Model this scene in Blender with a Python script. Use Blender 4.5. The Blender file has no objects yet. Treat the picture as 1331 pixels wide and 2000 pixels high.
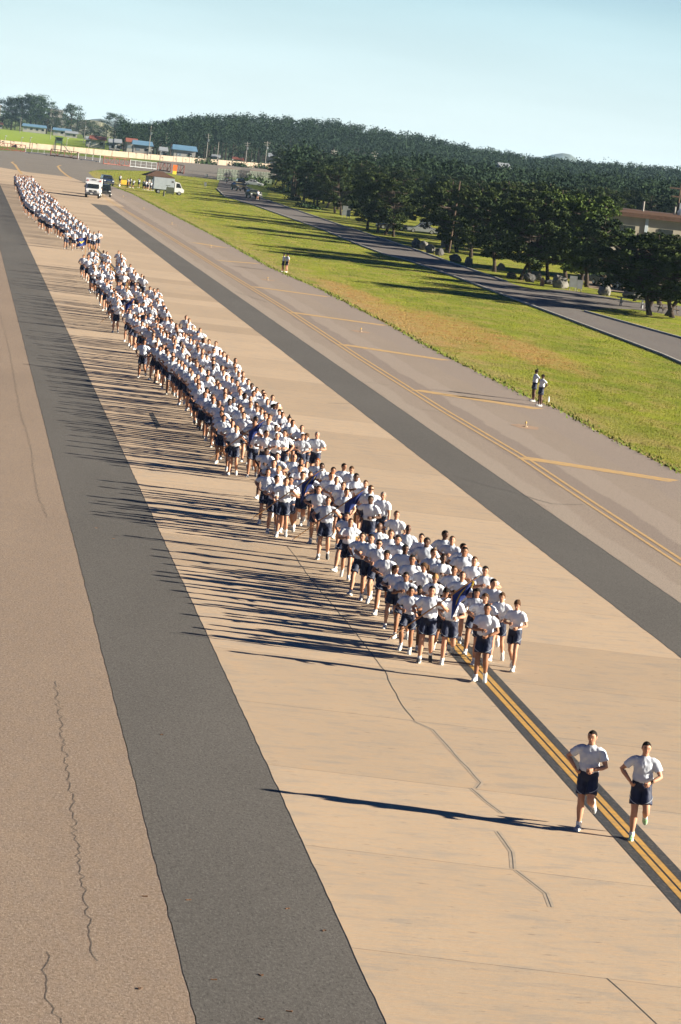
import bpy, bmesh, math, random
from math import sin, cos, pi, radians, sqrt, atan2
from mathutils import Vector, Matrix, noise
V = Vector
SC = bpy.context.scene
COL = SC.collection
# ------------------------------------------------------------------ camera, sky, sun, exposure
YAW, PITCH, ROLL, FOC, CZ, CX = 0.134735924, 0.117223711, 0.110933862, 6000.0, 11.3, -12.67007
Fw = V((sin(YAW)*cos(PITCH), cos(YAW)*cos(PITCH), -sin(PITCH)))
R0 = V((cos(YAW), -sin(YAW), 0)); U0 = R0.cross(Fw)
Rt = R0*cos(ROLL) + U0*sin(ROLL); Up = U0*cos(ROLL) - R0*sin(ROLL)
CAM = V((CX, 0, CZ))
cd = bpy.data.cameras.new('camera'); cam = bpy.data.objects.new('camera', cd); COL.objects.link(cam)
m = Matrix((Rt, Up, -Fw)).transposed().to_4x4(); m.translation = CAM
cam.matrix_world = m
cd.sensor_fit = 'VERTICAL'; cd.sensor_height = 36; cd.lens = FOC/2000*36
cd.clip_start = 1; cd.clip_end = 30000
SC.camera = cam
SKYB = 4.3
SUN_EL = radians(17.6); SUNH = V((0.974, -0.225, 0)).normalized()
w = bpy.data.worlds.new('World'); SC.world = w; w.use_nodes = True
nt = w.node_tree; bg = nt.nodes['Background']
sk = nt.nodes.new('ShaderNodeTexSky'); sk.sky_type = 'NISHITA'; sk.sun_disc = False
sk.sun_elevation = SUN_EL; sk.sun_rotation = atan2(SUNH.x, SUNH.y)
sk.air_density = 0.5; sk.dust_density = 0.5; sk.ozone_density = 4.0; sk.altitude = 10
hs = nt.nodes.new('ShaderNodeMix'); hs.data_type = 'RGBA'; hs.blend_type = 'MULTIPLY'; hs.inputs[0].default_value = 1.0
hs.inputs[7].default_value = (0.09, 0.262, 0.45, 1)
nt.links.new(sk.outputs[0], hs.inputs[6])
tc = nt.nodes.new('ShaderNodeTexCoord'); mp = nt.nodes.new('ShaderNodeMapping'); mp.inputs['Scale'].default_value = (9, 9, 60)
nz = nt.nodes.new('ShaderNodeTexNoise'); nz.inputs['Scale'].default_value = 1.0; nz.inputs['Detail'].default_value = 5
cr = nt.nodes.new('ShaderNodeMapRange'); cr.inputs[1].default_value = .42; cr.inputs[2].default_value = .75; cr.inputs[3].default_value = 1.0; cr.inputs[4].default_value = 1.07
nt.links.new(tc.outputs['Generated'], mp.inputs[0]); nt.links.new(mp.outputs[0], nz.inputs['Vector']); nt.links.new(nz.outputs[0], cr.inputs[0])
# pale haze over the lowest degrees of the sky
sx = nt.nodes.new('ShaderNodeSeparateXYZ'); nt.links.new(tc.outputs['Generated'], sx.inputs[0])
hr = nt.nodes.new('ShaderNodeMapRange'); hr.inputs[1].default_value = -.005; hr.inputs[2].default_value = .055
nt.links.new(sx.outputs[2], hr.inputs[0])
hc_ = nt.nodes.new('ShaderNodeMix'); hc_.data_type = 'RGBA'; hc_.inputs[6].default_value = (5.2, 5.8, 5.7, 1); hc_.inputs[7].default_value = (3.1, 4.45, 4.85, 1); nt.links.new(hr.outputs[0], hc_.inputs[0])
hq = nt.nodes.new('ShaderNodeMix'); hq.data_type = 'RGBA'; hq.blend_type = 'MULTIPLY'; hq.inputs[0].default_value = 1.0; nt.links.new(hc_.outputs[2], hq.inputs[6]); nt.links.new(cr.outputs[0], hq.inputs[7])
hb = nt.nodes.new('ShaderNodeMapRange'); hb.interpolation_type = 'SMOOTHSTEP'; hb.inputs[1].default_value = .045; hb.inputs[2].default_value = .10
nt.links.new(sx.outputs[2], hb.inputs[0])
m3 = nt.nodes.new('ShaderNodeMix'); m3.data_type = 'RGBA'
nt.links.new(hb.outputs[0], m3.inputs[0]); nt.links.new(hq.outputs[2], m3.inputs[6]); nt.links.new(hs.outputs[2], m3.inputs[7])
nt.links.new(m3.outputs[2], bg.inputs[0]); bg.inputs[1].default_value = 0.05
sl = bpy.data.lights.new('sun', 'SUN'); sl.energy = 5.0; sl.angle = radians(.5); sl.color = (1.0, .905, .73)
so = bpy.data.objects.new('sun', sl); COL.objects.link(so)
so.rotation_euler = (SUNH*cos(SUN_EL) + V((0, 0, sin(SUN_EL)))).to_track_quat('Z', 'Y').to_euler()
so.location = (40, 0, 60)
SC.view_settings.view_transform = 'Standard'; SC.view_settings.look = 'None'; SC.view_settings.exposure = 1.80; SC.view_settings.gamma = 1
SC.cycles.max_bounces = 6; SC.cycles.diffuse_bounces = 2; SC.cycles.glossy_bounces = 2; SC.cycles.transparent_max_bounces = 6
rnd = random.Random(11)

# ------------------------------------------------------------------ helpers
def ground(px, py, z=0.0):
    """survey: the point of the level z seen at photo pixel px, py"""
    d = Fw + Rt*((px-665.5)/FOC) - Up*((py-1000)/FOC)
    t = (z-CZ)/d.z
    return CAM + d*t
def at_dist(px, py, D):
    """the point at horizontal distance D on the sight line of a pixel"""
    d = Fw + Rt*((px-665.5)/FOC) - Up*((py-1000)/FOC)
    return CAM + d*(D/d.to_2d().length)
MATS = {}
def mat(name, c, c2=None, scale=3.0, rough=.75, detail=4.0, bump=0.0, metal=0.0, spec=.3, lo=.35, hi=.65, stretch=None, extra=None):
    if name in MATS: return MATS[name]
    M = bpy.data.materials.new(name); M.use_nodes = True; MATS[name] = M
    t = M.node_tree; b = t.nodes['Principled BSDF']
    b.inputs['Roughness'].default_value = rough; b.inputs['Metallic'].default_value = metal; b.inputs['Specular IOR Level'].default_value = spec
    if c2 is None: c2 = tuple(min(1, k*1.12) for k in c)
    g = t.nodes.new('ShaderNodeNewGeometry') if stretch == 'world' else t.nodes.new('ShaderNodeTexCoord')
    vec = g.outputs[0] if stretch == 'world' else g.outputs['Object']
    if isinstance(stretch, tuple):
        q = t.nodes.new('ShaderNodeMapping'); q.inputs['Scale'].default_value = stretch
        t.links.new(vec, q.inputs[0]); vec = q.outputs[0]
    n = t.nodes.new('ShaderNodeTexNoise'); n.inputs['Scale'].default_value = scale; n.inputs['Detail'].default_value = detail
    t.links.new(vec, n.inputs['Vector'])
    r = t.nodes.new('ShaderNodeMapRange'); r.inputs[1].default_value = lo; r.inputs[2].default_value = hi
    t.links.new(n.outputs[0], r.inputs[0])
    x = t.nodes.new('ShaderNodeMix'); x.data_type = 'RGBA'
    x.inputs[6].default_value = (*c, 1); x.inputs[7].default_value = (*c2, 1)
    t.links.new(r.outputs[0], x.inputs[0]); t.links.new(x.outputs[2], b.inputs['Base Color'])
    if bump:
        bp = t.nodes.new('ShaderNodeBump'); bp.inputs['Distance'].default_value = bump
        t.links.new(n.outputs[0], bp.inputs['Height']); t.links.new(bp.outputs[0], b.inputs['Normal'])
    return M
class G:
    """small node-graph helper for the ground materials"""
    def __init__(s, name, rough=.85, spec=.25):
        s.M = bpy.data.materials.new(name); s.M.use_nodes = True; s.t = s.M.node_tree; s.b = s.t.nodes['Principled BSDF']
        s.b.inputs['Roughness'].default_value = rough; s.b.inputs['Specular IOR Level'].default_value = spec
        s.pos = s.t.nodes.new('ShaderNodeNewGeometry').outputs[0]
        sp = s.t.nodes.new('ShaderNodeSeparateXYZ'); s.t.links.new(s.pos, sp.inputs[0]); s.x, s.y = sp.outputs[0], sp.outputs[1]
        MATS[name] = s.M
    def put(s, i, v):
        if isinstance(v, (int, float)): i.default_value = v
        elif isinstance(v, tuple): i.default_value = v
        else: s.t.links.new(v, i)
    def math(s, op, a, b=0.0, c=0.0):
        n = s.t.nodes.new('ShaderNodeMath'); n.operation = op
        for i, v in zip(n.inputs, (a, b, c)): s.put(i, v)
        return n.outputs[0]
    def noise(s, scale, st=(1, 1, 1), detail=4, rough=.55, vec=None):
        q = s.t.nodes.new('ShaderNodeMapping'); q.inputs['Scale'].default_value = st; s.t.links.new(vec or s.pos, q.inputs[0])
        n = s.t.nodes.new('ShaderNodeTexNoise'); n.inputs['Scale'].default_value = scale; n.inputs['Detail'].default_value = detail
        n.inputs['Roughness'].default_value = rough; s.t.links.new(q.outputs[0], n.inputs['Vector']); return n.outputs[0]
    def rng(s, v, a, b, c=0.0, d=1.0):
        n = s.t.nodes.new('ShaderNodeMapRange'); s.put(n.inputs[0], v)
        for i, k in zip((1, 2, 3, 4), (a, b, c, d)): n.inputs[i].default_value = k
        return n.outputs[0]
    def mix(s, f, a, b, mode='MIX'):
        n = s.t.nodes.new('ShaderNodeMix'); n.data_type = 'RGBA'; n.blend_type = mode
        s.put(n.inputs[0], f)
        for i, v in ((6, a), (7, b)): s.put(n.inputs[i], (*v, 1) if isinstance(v, tuple) else v)
        return n.outputs[2]
    def done(s, col, bump=None, dist=.01):
        s.put(s.b.inputs['Base Color'], col)
        if bump is not None:
            bp = s.t.nodes.new('ShaderNodeBump'); bp.inputs['Distance'].default_value = dist
            s.t.links.new(bump, bp.inputs['Height']); s.t.links.new(bp.outputs[0], s.b.inputs['Normal'])
        return s.M
class MB:
    def __init__(s): s.v, s.f, s.m = [], [], []
    def face(s, pts, mi=0):
        k = len(s.v); s.v += [tuple(p) for p in pts]; s.f.append(tuple(range(k, k+len(pts)))); s.m.append(mi)
    def loft(s, rings, mi=0, caps=True):
        n = len(rings[0]); k = len(s.v)
        for r in rings: s.v += [tuple(p) for p in r]
        for i in range(len(rings)-1):
            for j in range(n):
                a = k+i*n+j; b = k+i*n+(j+1) % n
                s.f.append((a, b, b+n, a+n)); s.m.append(mi)
        if caps:
            s.f.append(tuple(k+j for j in reversed(range(n)))); s.m.append(mi)
            s.f.append(tuple(k+(len(rings)-1)*n+j for j in range(n))); s.m.append(mi)
    def tube(s, pts, rad, n=8, mi=0, flat=1.0, ref=V((0, 1, 0)), caps=True):
        pts = [V(p) for p in pts]
        if not isinstance(rad, (list, tuple)): rad = [rad]*len(pts)
        rings = []
        for i, p in enumerate(pts):
            t = (pts[min(i+1, len(pts)-1)] - pts[max(i-1, 0)]).normalized()
            u = ref.cross(t)
            if u.length < .05: u = V((1, 0, 0)).cross(t)
            u.normalize(); v = t.cross(u)
            rings.append([p + (u*cos(a) + v*sin(a)*flat)*rad[i] for a in (2*pi*j/n for j in range(n))])
        s.loft(rings, mi, caps)
    def box(s, c, d, mi=0, rz=0.0, M=None, taper=1.0):
        x, y, z = d[0]/2, d[1]/2, d[2]/2
        P = [V((a*x*(taper if e > 0 else 1), b*y*(taper if e > 0 else 1), e*z)) for e in (-1, 1) for a, b in ((-1, -1), (1, -1), (1, 1), (-1, 1))]
        T = M if M else Matrix.Rotation(rz, 4, 'Z')
        k = len(s.v); s.v += [tuple(V(c) + T @ p) for p in P]
        for f in ((0, 3, 2, 1), (4, 5, 6, 7), (0, 1, 5, 4), (1, 2, 6, 5), (2, 3, 7, 6), (3, 0, 4, 7)):
            s.f.append(tuple(k+i for i in f)); s.m.append(mi)
    def bar(s, a, b, wd, mi=0, ht=None):
        a, b = V(a), V(b); t = (b-a); L = t.length; t.normalize()
        u = V((0, 0, 1)).cross(t)
        if u.length < .01: u = V((1, 0, 0))
        u.normalize(); v = t.cross(u); h = (ht or wd)/2; wd /= 2
        s.loft([[p+u*wd+v*h, p-u*wd+v*h, p-u*wd-v*h, p+u*wd-v*h] for p in (a, b)], mi)
    def ball(s, c, r, n=10, mi=0, M=None):
        if not isinstance(r, tuple): r = (r, r, r)
        rings = []
        for i in range(1, n//2+1):
            th = pi*(i-.5)/(n//2)
            rings.append([V(c) + (M @ q if M else q) for q in (V((r[0]*sin(th)*cos(a), r[1]*sin(th)*sin(a), -r[2]*cos(th))) for a in (2*pi*j/n for j in range(n)))])
        s.loft(rings, mi)
    def prism(s, poly, y0, y1, mi=0, axis='x'):
        """poly of (along, up) swept across"""
        mk = (lambda a, u, c: V((c, a, u))) if axis == 'x' else (lambda a, u, c: V((a, c, u)))
        s.loft([[mk(a, u, c) for a, u in poly] for c in (y0, y1)], mi)
    def mesh(s, name, smooth=False):
        me = bpy.data.meshes.new(name); me.from_pydata(s.v, [], s.f)
        me.polygons.foreach_set('material_index', s.m)
        if smooth: me.polygons.foreach_set('use_smooth', [True]*len(s.f))
        bm = bmesh.new(); bm.from_mesh(me); bmesh.ops.recalc_face_normals(bm, faces=bm.faces); bm.to_mesh(me); bm.free()
        return me
    def build(s, name, mats, parent=None, smooth=False, loc=None):
        me = s.mesh(name, smooth)
        for q in (mats if isinstance(mats, list) else [mats]): me.materials.append(q)
        return link(name, me, parent, loc)
def link(name, me, parent=None, loc=None):
    o = bpy.data.objects.new(name, me); COL.objects.link(o)
    if parent: o.parent = parent
    if loc: o.location = loc
    return o
def tag(o, label, cat, group=None):
    o['label'] = label; o['category'] = cat
    if group: o['group'] = group
    return o
def thing(name, label, cat, loc=(0, 0, 0), rz=0.0, group=None):
    o = link(name, None, None, loc); o.rotation_euler = (0, 0, rz)
    o.empty_display_size = .2
    return tag(o, label, cat, group)
def copy_tree(o, parent=None):
    c = o.copy(); COL.objects.link(c); c.parent = parent
    for ch in list(o.children): copy_tree(ch, c)
    return c
def sheet(name, pts, m, z=0.0, kind='structure', label=None):
    b = MB(); b.face([(p[0], p[1], z) for p in pts]); o = b.build(name, m); o['kind'] = kind
    return o
def ribbon(name, pts, wd, m, z, jit=0.0, parent=None):
    """thin painted line or sealed crack following ground points"""
    b = MB(); P = [V((p[0], p[1], z)) for p in pts]
    for i in range(len(P)-1):
        t = (P[i+1]-P[i]).normalized(); n = V((-t.y, t.x, 0))*wd/2
        b.face([P[i]-n, P[i+1]-n, P[i+1]+n, P[i]+n])
    o = b.build(name, m)
    if parent: o.parent = parent
    else: o['kind'] = 'structure'
    return o
def wobble(pts, step, amp, seed):
    r = random.Random(seed); out = []
    for a, b in zip(pts[:-1], pts[1:]):
        a, b = V(a[:2]).to_3d(), V(b[:2]).to_3d(); k = max(1, int((b-a).length/step)); t = (b-a).normalized(); n = V((-t.y, t.x, 0))
        for i in range(k): out.append(a.lerp(b, i/k) + n*r.uniform(-amp, amp))
    out.append(V(pts[-1][:2]).to_3d()); return out
def gp(*a): return [ground(x, y) for x, y in a]

# ------------------------------------------------------------------ the ground
SX = -0.173; SLAB = 6.221; Y0 = 66.32
g = G('concrete', .8)
u = g.math('DIVIDE', g.math('SUBTRACT', g.math('SUBTRACT', g.y, g.math('MULTIPLY', g.x, SX)), Y0), SLAB)
fl = g.math('FLOOR', u); fr = g.math('ABSOLUTE', g.math('SUBTRACT', g.math('FRACT', g.math('ADD', u, .5)), .5))
jn = g.math('LESS_THAN', fr, .0023)
half = g.math('GREATER_THAN', g.x, 0.0)
wn = g.t.nodes.new('ShaderNodeTexWhiteNoise'); wn.noise_dimensions = '2D'
cx = g.t.nodes.new('ShaderNodeCombineXYZ'); g.put(cx.inputs[0], fl); g.put(cx.inputs[1], half); g.t.links.new(cx.outputs[0], wn.inputs[0])
tone = g.rng(wn.outputs[0], 0, 1, .80, 1.1)
big = g.noise(.35, (1, .6, 1), 5); streak = g.noise(2.2, (1.0, 5, 1), 6, .65); fine = g.noise(16, (.5, 2, 1), 5, .8)
c = g.mix(g.rng(big, .3, .7), (.49, .374, .264), (.412, .326, .244))
c = g.mix(g.rng(streak, .42, .66), c, (.51, .355, .225))
c = g.mix(g.rng(g.noise(.9, (1, 2.6, 1), 6, .7), .50, .66, 0, .75), c, (.33, .285, .24))
c = g.mix(g.rng(g.noise(3.1, (1, 2.4, 1), 3, .5), .66, .73, 0, .65), c, (.19, .15, .12))
c = g.mix(g.rng(fine, .35, .65, 0, .35), c, (.30, .235, .17))
c = g.mix(1.0, c, g.mix(tone, (0, 0, 0), (1, 1, 1)), 'MULTIPLY')
c = g.mix(g.math('MULTIPLY', jn, g.rng(g.noise(1.5), .3, .6, .3, .8)), c, (.10, .085, .07))
CONC = g.done(c, g.noise(9, (1, 6, 1), 4), .006)
def asphalt(name, a, b, speck, st=(1, .25, 1), bumpd=.006, tint=None, bands=None):
    g = G(name, .9)
    big = g.noise(.25, st, 4); sp = g.noise(26, (1, .45, 1), 5, .9); mid = g.noise(4.5, (1, .3, 1), 5, .6)
    c = g.mix(g.rng(big, .3, .7), a, b)
    c = g.mix(g.rng(mid, .4, .7, 0, .45), c, tint or b)
    if bands:
        for x0, x1, col, k in bands:
            wx = g.math('ADD', g.x, g.rng(g.noise(.12, (1, 1, 1)), .3, .7, -.25, .25))
            f = g.math('MULTIPLY', g.math('MULTIPLY', g.rng(wx, x0-.08, x0+.08), g.rng(wx, x1+.08, x1-.08)), k)
            c = g.mix(f, c, col)
    c = g.mix(g.rng(sp, .50, .64, 0, .62), c, speck)
    c = g.mix(g.rng(g.noise(21, (1, .45, 1), 4, .9), .50, .36, 0, .7), c, tuple(k*.35 for k in a))
    return g.done(c, sp, bumpd)
ASPH_D = asphalt('dark_asphalt', (.077, .071, .065), (.104, .096, .088), (.19, .18, .17))
ASPH_B = asphalt('brown_asphalt', (.203, .147, .107), (.258, .189, .136), (.46, .38, .31), tint=(.185, .145, .125))
ASPH_R = asphalt('shoulder_asphalt', (.285, .228, .182), (.25, .20, .16), (.36, .30, .27), tint=(.225, .178, .14),
    bands=[(8.0, 8.9, (.315, .26, .212), .7), (9.9, 11.3, (.20, .158, .135), .75), (11.3, 12.6, (.305, .248, .205), .7), (14.3, 20, (.24, .195, .17), .55)])
ASPH_T = asphalt('taxiway_asphalt', (.15, .132, .115), (.20, .175, .15), (.25, .22, .19), st=(.35, .35, .35))
ROAD = asphalt('road_asphalt', (.125, .11, .105), (.16, .142, .13), (.2, .18, .16))
def grassmat(name, a, b, dry, rust, k, patch=None):
    g = G(name, .95, .1)
    c = g.mix(g.rng(g.noise(.22, (1, .45, 1), 5, .6), .34, .66), a, b)
    c = g.mix(g.rng(g.noise(.55, (1, .35, 1), 6, .65), .45, .68, 0, k), c, dry)
    c = g.mix(g.rng(g.noise(5, (1, 1, 1), 4, .7), .35, .7, 0, .5), c, tuple(q*.5 for q in a))
    c = g.mix(g.rng(g.noise(.9, (1, .22, 1), 6, .75), .52, .70, 0, .65), c, tuple(q*.62 for q in a))
    if patch:
        f = None
        for px, py, rx, ry, am in patch:
            d = g.math('ADD', g.math('POWER', g.math('DIVIDE', g.math('SUBTRACT', g.x, px), rx), 2.0), g.math('POWER', g.math('DIVIDE', g.math('SUBTRACT', g.y, py), ry), 2.0))
            q = g.math('MULTIPLY', g.rng(g.math('ADD', d, g.rng(g.noise(.6, (1, .35, 1), 6, .75), .3, .7, -.6, .6)), 1.25, .25), am)
            f = q if f is None else g.math('MAXIMUM', f, q)
        c = g.mix(f, c, g.mix(g.rng(g.noise(1.4, (1, .6, 1), 5), .35, .65), rust, dry))
    if patch:
        c = g.mix(g.math('MULTIPLY', g.rng(g.x, 20.5, 16.2), g.rng(g.noise(.7, (1, .3, 1), 6, .7), .36, .62, 0, .85)), c, (.34, .25, .12))
    return g.done(c, g.noise(7, (1, 1, 1), 5, .7), .06)
pc = ground(790, 625); pd = ground(1010, 680); pe = ground(690, 575)
GRASS = grassmat('grass_turf', (.165, .205, .022), (.295, .318, .032), (.36, .275, .095), (.36, .165, .065), .85,
    [(pc.x, pc.y, 3.2, 34, .8), (pd.x, pd.y, 2.6, 20, .75), (pe.x, pe.y, 2.0, 24, .8), (ground(880, 640).x, ground(880, 640).y, 3.5, 22, .7)])
LAND = grassmat('land_turf', (.10, .155, .022), (.15, .19, .03), (.22, .20, .07), (.3, .2, .08), .4)
FIELD = grassmat('field_turf', (.23, .33, .035), (.31, .40, .045), (.30, .30, .06), (.3, .2, .08), .4)
PAINT = mat('yellow_paint', (.50, .275, .06), (.36, .22, .08), 6, .7, stretch='world')
PAINT_W = mat('worn_yellow_paint', (.50, .31, .11), (.36, .255, .15), 3, .8, stretch='world')
BLACKP = mat('black_border_paint', (.040, .041, .043), (.12, .11, .10), 14, .7, 8, lo=.50, hi=.72, stretch='world')
SEAL = mat('crack_seal', (.018, .018, .018), rough=.5)
SEALB = mat('old_sealant', (.045, .05, .052), (.09, .09, .085), 3, .7, stretch='world')
SEALG = mat('crack_halo', (.39, .31, .235), (.33, .27, .21), 5, stretch='world')
RUBBER = mat('tar_black', (.05, .048, .045), (.08, .075, .07), 4, .8)

gb = MB(); N = 24
for i in range(-N, N):
    for j in range(-4, N+14):
        s = 260.0; gb.face([(i*s, j*s, 0), ((i+1)*s, j*s, 0), ((i+1)*s, (j+1)*s, 0), (i*s, (j+1)*s, 0)])
o = gb.build('ground', LAND); o['kind'] = 'structure'
def line_x(x, y0, y1, n=1): return [V((x, y0+(y1-y0)*i/n, 0)) for i in range(n+1)]
XL, XC, XR, XA = -8.615, -6.06, 5.75, 8.0
far_c = [ground(0, 327), ground(60, 337), ground(139, 346), ground(166, 357)]   # where the concrete meets the far asphalt
fl_ = lambda x: min(far_c[0].y + (far_c[1].y-far_c[0].y)*(x-far_c[0].x)/(far_c[1].x-far_c[0].x), 900)
fc = far_c
sheet('left_shoulder_pavement', [(-60, 8), (XL, 8), (XL, 700), (-60, 700)], ASPH_B, .004)
sheet('left_asphalt_strip', [(q.x, q.y) for q in wobble(line_x(XL, 8, 260), .5, .013, 6)] + [(XL, 700), (XC, 700)] + [(q.x, q.y) for q in wobble(line_x(XC, 260, 8), .5, .011, 5)], ASPH_D, .0085)
sheet('concrete_taxiway', [(XC, 8), (XR, 8), (XR, 700), (XC, 700)], CONC, .0081)
sheet('right_asphalt_strip', [(XR, 8), (XA, 8), (XA, 425), (XR, 425)], ASPH_D, .0082)
sheet('far_concrete', [(XL-9, 480), (XC, 480), (XC, 700), (XL-9, 700)], CONC, .0088)
sheet('far_concrete', [(XR, 425), (XA+2.5, 425), (XA+2.5, 700), (XR, 700)], CONC, .0088)
gedge = gp((1331, 926), (1180, 850), (1091, 800), (1031, 779-3), (841, 681), (752, 631), (631, 568), (526, 522), (420, 462), (320, 411), (262, 380), (224, 365), (205, 357), (190, 350), (180, 344), (173, 337))
tip = gedge[-1]
sheet('right_shoulder_pavement', [(XA, 8), (gedge[0].x+.6, 8)] + [(q.x, q.y) for q in gedge[:-3]] + [(XA, gedge[-4].y)], ASPH_R, .006)
taxi = gp((-40, 322), (0, 327), (60, 337), (139, 346), (166, 357), (190, 362)) + gedge[-5:] + gp((178, 334), (200, 331), (290, 334), (345, 340), (430, 346), (560, 349), (560, 326), (530, 323), (440, 318), (350, 309), (300, 318), (200, 309), (100, 299), (50, 296), (-40, 292))
sheet('far_taxiway', taxi, ASPH_T, .012)
# the verge between the taxiway and the road, and the lawn beyond the road
rl = gp((424, 369), (440, 384), (499, 402), (560, 424), (631, 449), (700, 478), (751, 497), (800, 510), (900, 545), (1015, 589), (1107, 623), (1200, 658), (1295, 694), (1345, 716))
ru = gp((430, 352), (475, 362), (511, 377), (512, 388), (560, 404), (610, 421), (660, 438), (718, 457), (800, 484), (892, 517), (991, 551), (1075, 577), (1143, 609), (1331, 661), (1350, 667))
sheet('verge_lawn', [(q.x, q.y) for q in gedge] + [(q.x, q.y) for q in gp((185, 333), (284, 334), (345, 342), (430, 348))] + [(q.x, q.y) for q in rl] + [(rl[-1].x+3, rl[-1].y-60), (gedge[0].x+.6, 8)], GRASS, .002)
road_z = .02
sheet('road', [(q.x, q.y) for q in rl] + [(q.x, q.y) for q in reversed(ru)], ROAD, road_z)
sheet('side_road', [(q.x, q.y) for q in gp((1073, 577.5), (1143, 608), (1180, 602), (1240, 605), (1331, 618), (1400, 628), (1400, 610), (1331, 598), (1240, 590), (1150, 573), (1100, 566), (1040, 566))], ROAD, .016)
sheet('parking_lot', [(q.x, q.y) for q in gp((1150, 562), (1400, 600), (1400, 560), (1240, 535), (1130, 535))], mat('parking_ground', (.30, .22, .16), (.22, .17, .13), .5, stretch='world'), .012)
lawn = gp((520, 385), (540, 350), (700, 350), (900, 400), (1100, 450), (1400, 500), (1400, 680)) + list(reversed(ru[3:-1]))
sheet('lawn', [(q.x, q.y) for q in lawn], GRASS, .008)
sheet('far_field', [(q.x, q.y) for q in gp((-60, 274), (0, 279), (100, 288), (200, 296), (330, 308), (330, 293), (240, 283), (100, 263), (0, 252), (-60, 246))], FIELD, .03)
sheet('field_path', [(q.x, q.y) for q in gp((345, 342), (430, 352), (480, 362), (500, 360), (440, 348), (350, 337))], ROAD, .015)
# kerbs of the road
KERB = mat('kerb_stone', (.42, .40, .36), (.30, .28, .25), 2, .9, stretch='world')
def kerb(name, pts, wd=.18, ht=.13):
    b = MB()
    for a, c in zip(pts[:-1], pts[1:]): b.bar(V((a.x, a.y, ht/2)), V((c.x, c.y, ht/2)), wd, 0, ht)
    o = b.build(name, KERB); o['kind'] = 'structure'
kerb('road_kerb', rl); kerb('road_kerb', ru[:11]); kerb('road_kerb', ru[12:])
# markings
ml = lambda x0, x1, y0, y1, m, z, n: sheet(n, [(x0, y0), (x1, y0), (x1, y1), (x0, y1)], m, z)
for a, b in ((-.345, -.155), (.155, .345)): ml(a, b, 8, 405, BLACKP, .0125, 'black_marking_border')
for a, b in ((-.142, -.022), (.022, .142)): ml(a, b, 8, 405, PAINT, .013, 'yellow_centre_line')
ml(-.022, .022, 8, 405, SEAL, .0128, 'centre_line_gap')
dy = gp((1331, 1099), (1150, 980), (1020, 893), (862, 799), (700, 697), (570, 611), (430, 525), (330, 462), (226, 400), (170, 362), (150, 352))
for off in (-.17, .17):
    ribbon('yellow_edge_line', [q + V((off, 0, 0)) for q in [V((dy[0].x, 40, 0))] + dy[:-1]], .13 if off < 0 else .14, PAINT_W, .012)
for s in (((1020, 894), (1317, 940)), ((812, 762), (1052, 799)), ((668, 673), (872, 704)), ((568, 610), (752, 636)), ((494, 560), (641, 580)), ((428, 525-16), (505, 521-6)), ((380, 474), (440, 484))):
    ribbon('yellow_edge_line', gp(*s), 1.25, PAINT_W, .0115)
for s in (((23, 317), (30, 322), (36, 331), (43, 340)), ((113, 325), (119, 333), (130, 342), (140, 348)), ((23, 317), (27, 316)), ((113, 325), (119, 323))):
    ribbon('yellow_edge_line', gp(*s), .5, PAINT_W, .016)
# sealed cracks and edge seams
for s, hal in (([(562, 1068), (578, 1088), (608, 1133), (648, 1180), (690, 1230), (735, 1290), (752, 1312), (768, 1345), (784, 1376), (810, 1408)], 0), ([(808, 1409), (846, 1426), (880, 1464), (913, 1500), (940, 1530), (930, 1541)], 1), ([(921, 1540), (950, 1566), (982, 1590)], 1),
        ([(972, 1625), (1000, 1665), (1003, 1698)], 1), ([(1009, 1701), (1067, 1746), (1077, 1773)], 1), ([(1187, 1912), (1240, 1960), (1284, 2002)], 0)):
    q = gp(*s)
    if hal: ribbon('crack_stain', q, .11, SEALG, .0105)
    ribbon('sealed_crack', wobble(q, .5, .016, 3), .015, SEALB, .0118)
ribbon('sealed_crack', wobble(line_x(XC, 260, 8), .5, .011, 5), .013, SEAL, .0112)
ribbon('sealed_crack', wobble(line_x(XR, 60, 260), .6, .015, 7), .015, SEAL, .0112)
ribbon('sealed_crack', wobble(line_x(XA, 60, 260), .6, .015, 8), .012, SEAL, .0112)
for i, s in enumerate(([(105, 1330), (118, 1400), (133, 1500), (148, 1640), (160, 1700), (175, 1780), (183, 1860), (192, 1878)], [(97, 1860), (85, 1905), (100, 1960), (120, 2000)], [(45, 820), (62, 880), (68, 940), (80, 980), (92, 1010)], [(0, 610), (20, 690), (35, 780), (46, 830)])):
    ribbon('sealed_crack', wobble(gp(*s), .2, .06, 20+i), .010, RUBBER, .0085)
for s in (((885, 929), (900, 935), (1000, 962), (1080, 985), (1140, 986)), ((640, 800-12), (700, 803-14)), ((825, 800), (870, 806), (890, 820)), ((460, 570), (520, 590)), ((700, 745), (760, 752))):
    ribbon('sealed_crack', wobble(gp(*s), .8, .06, 33), .05, RUBBER, .0112)
sheet('tar_patch', [(q.x, q.y) for q in gp((291, 807), (299, 806), (315, 834), (306, 838))], RUBBER, .0114)
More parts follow.
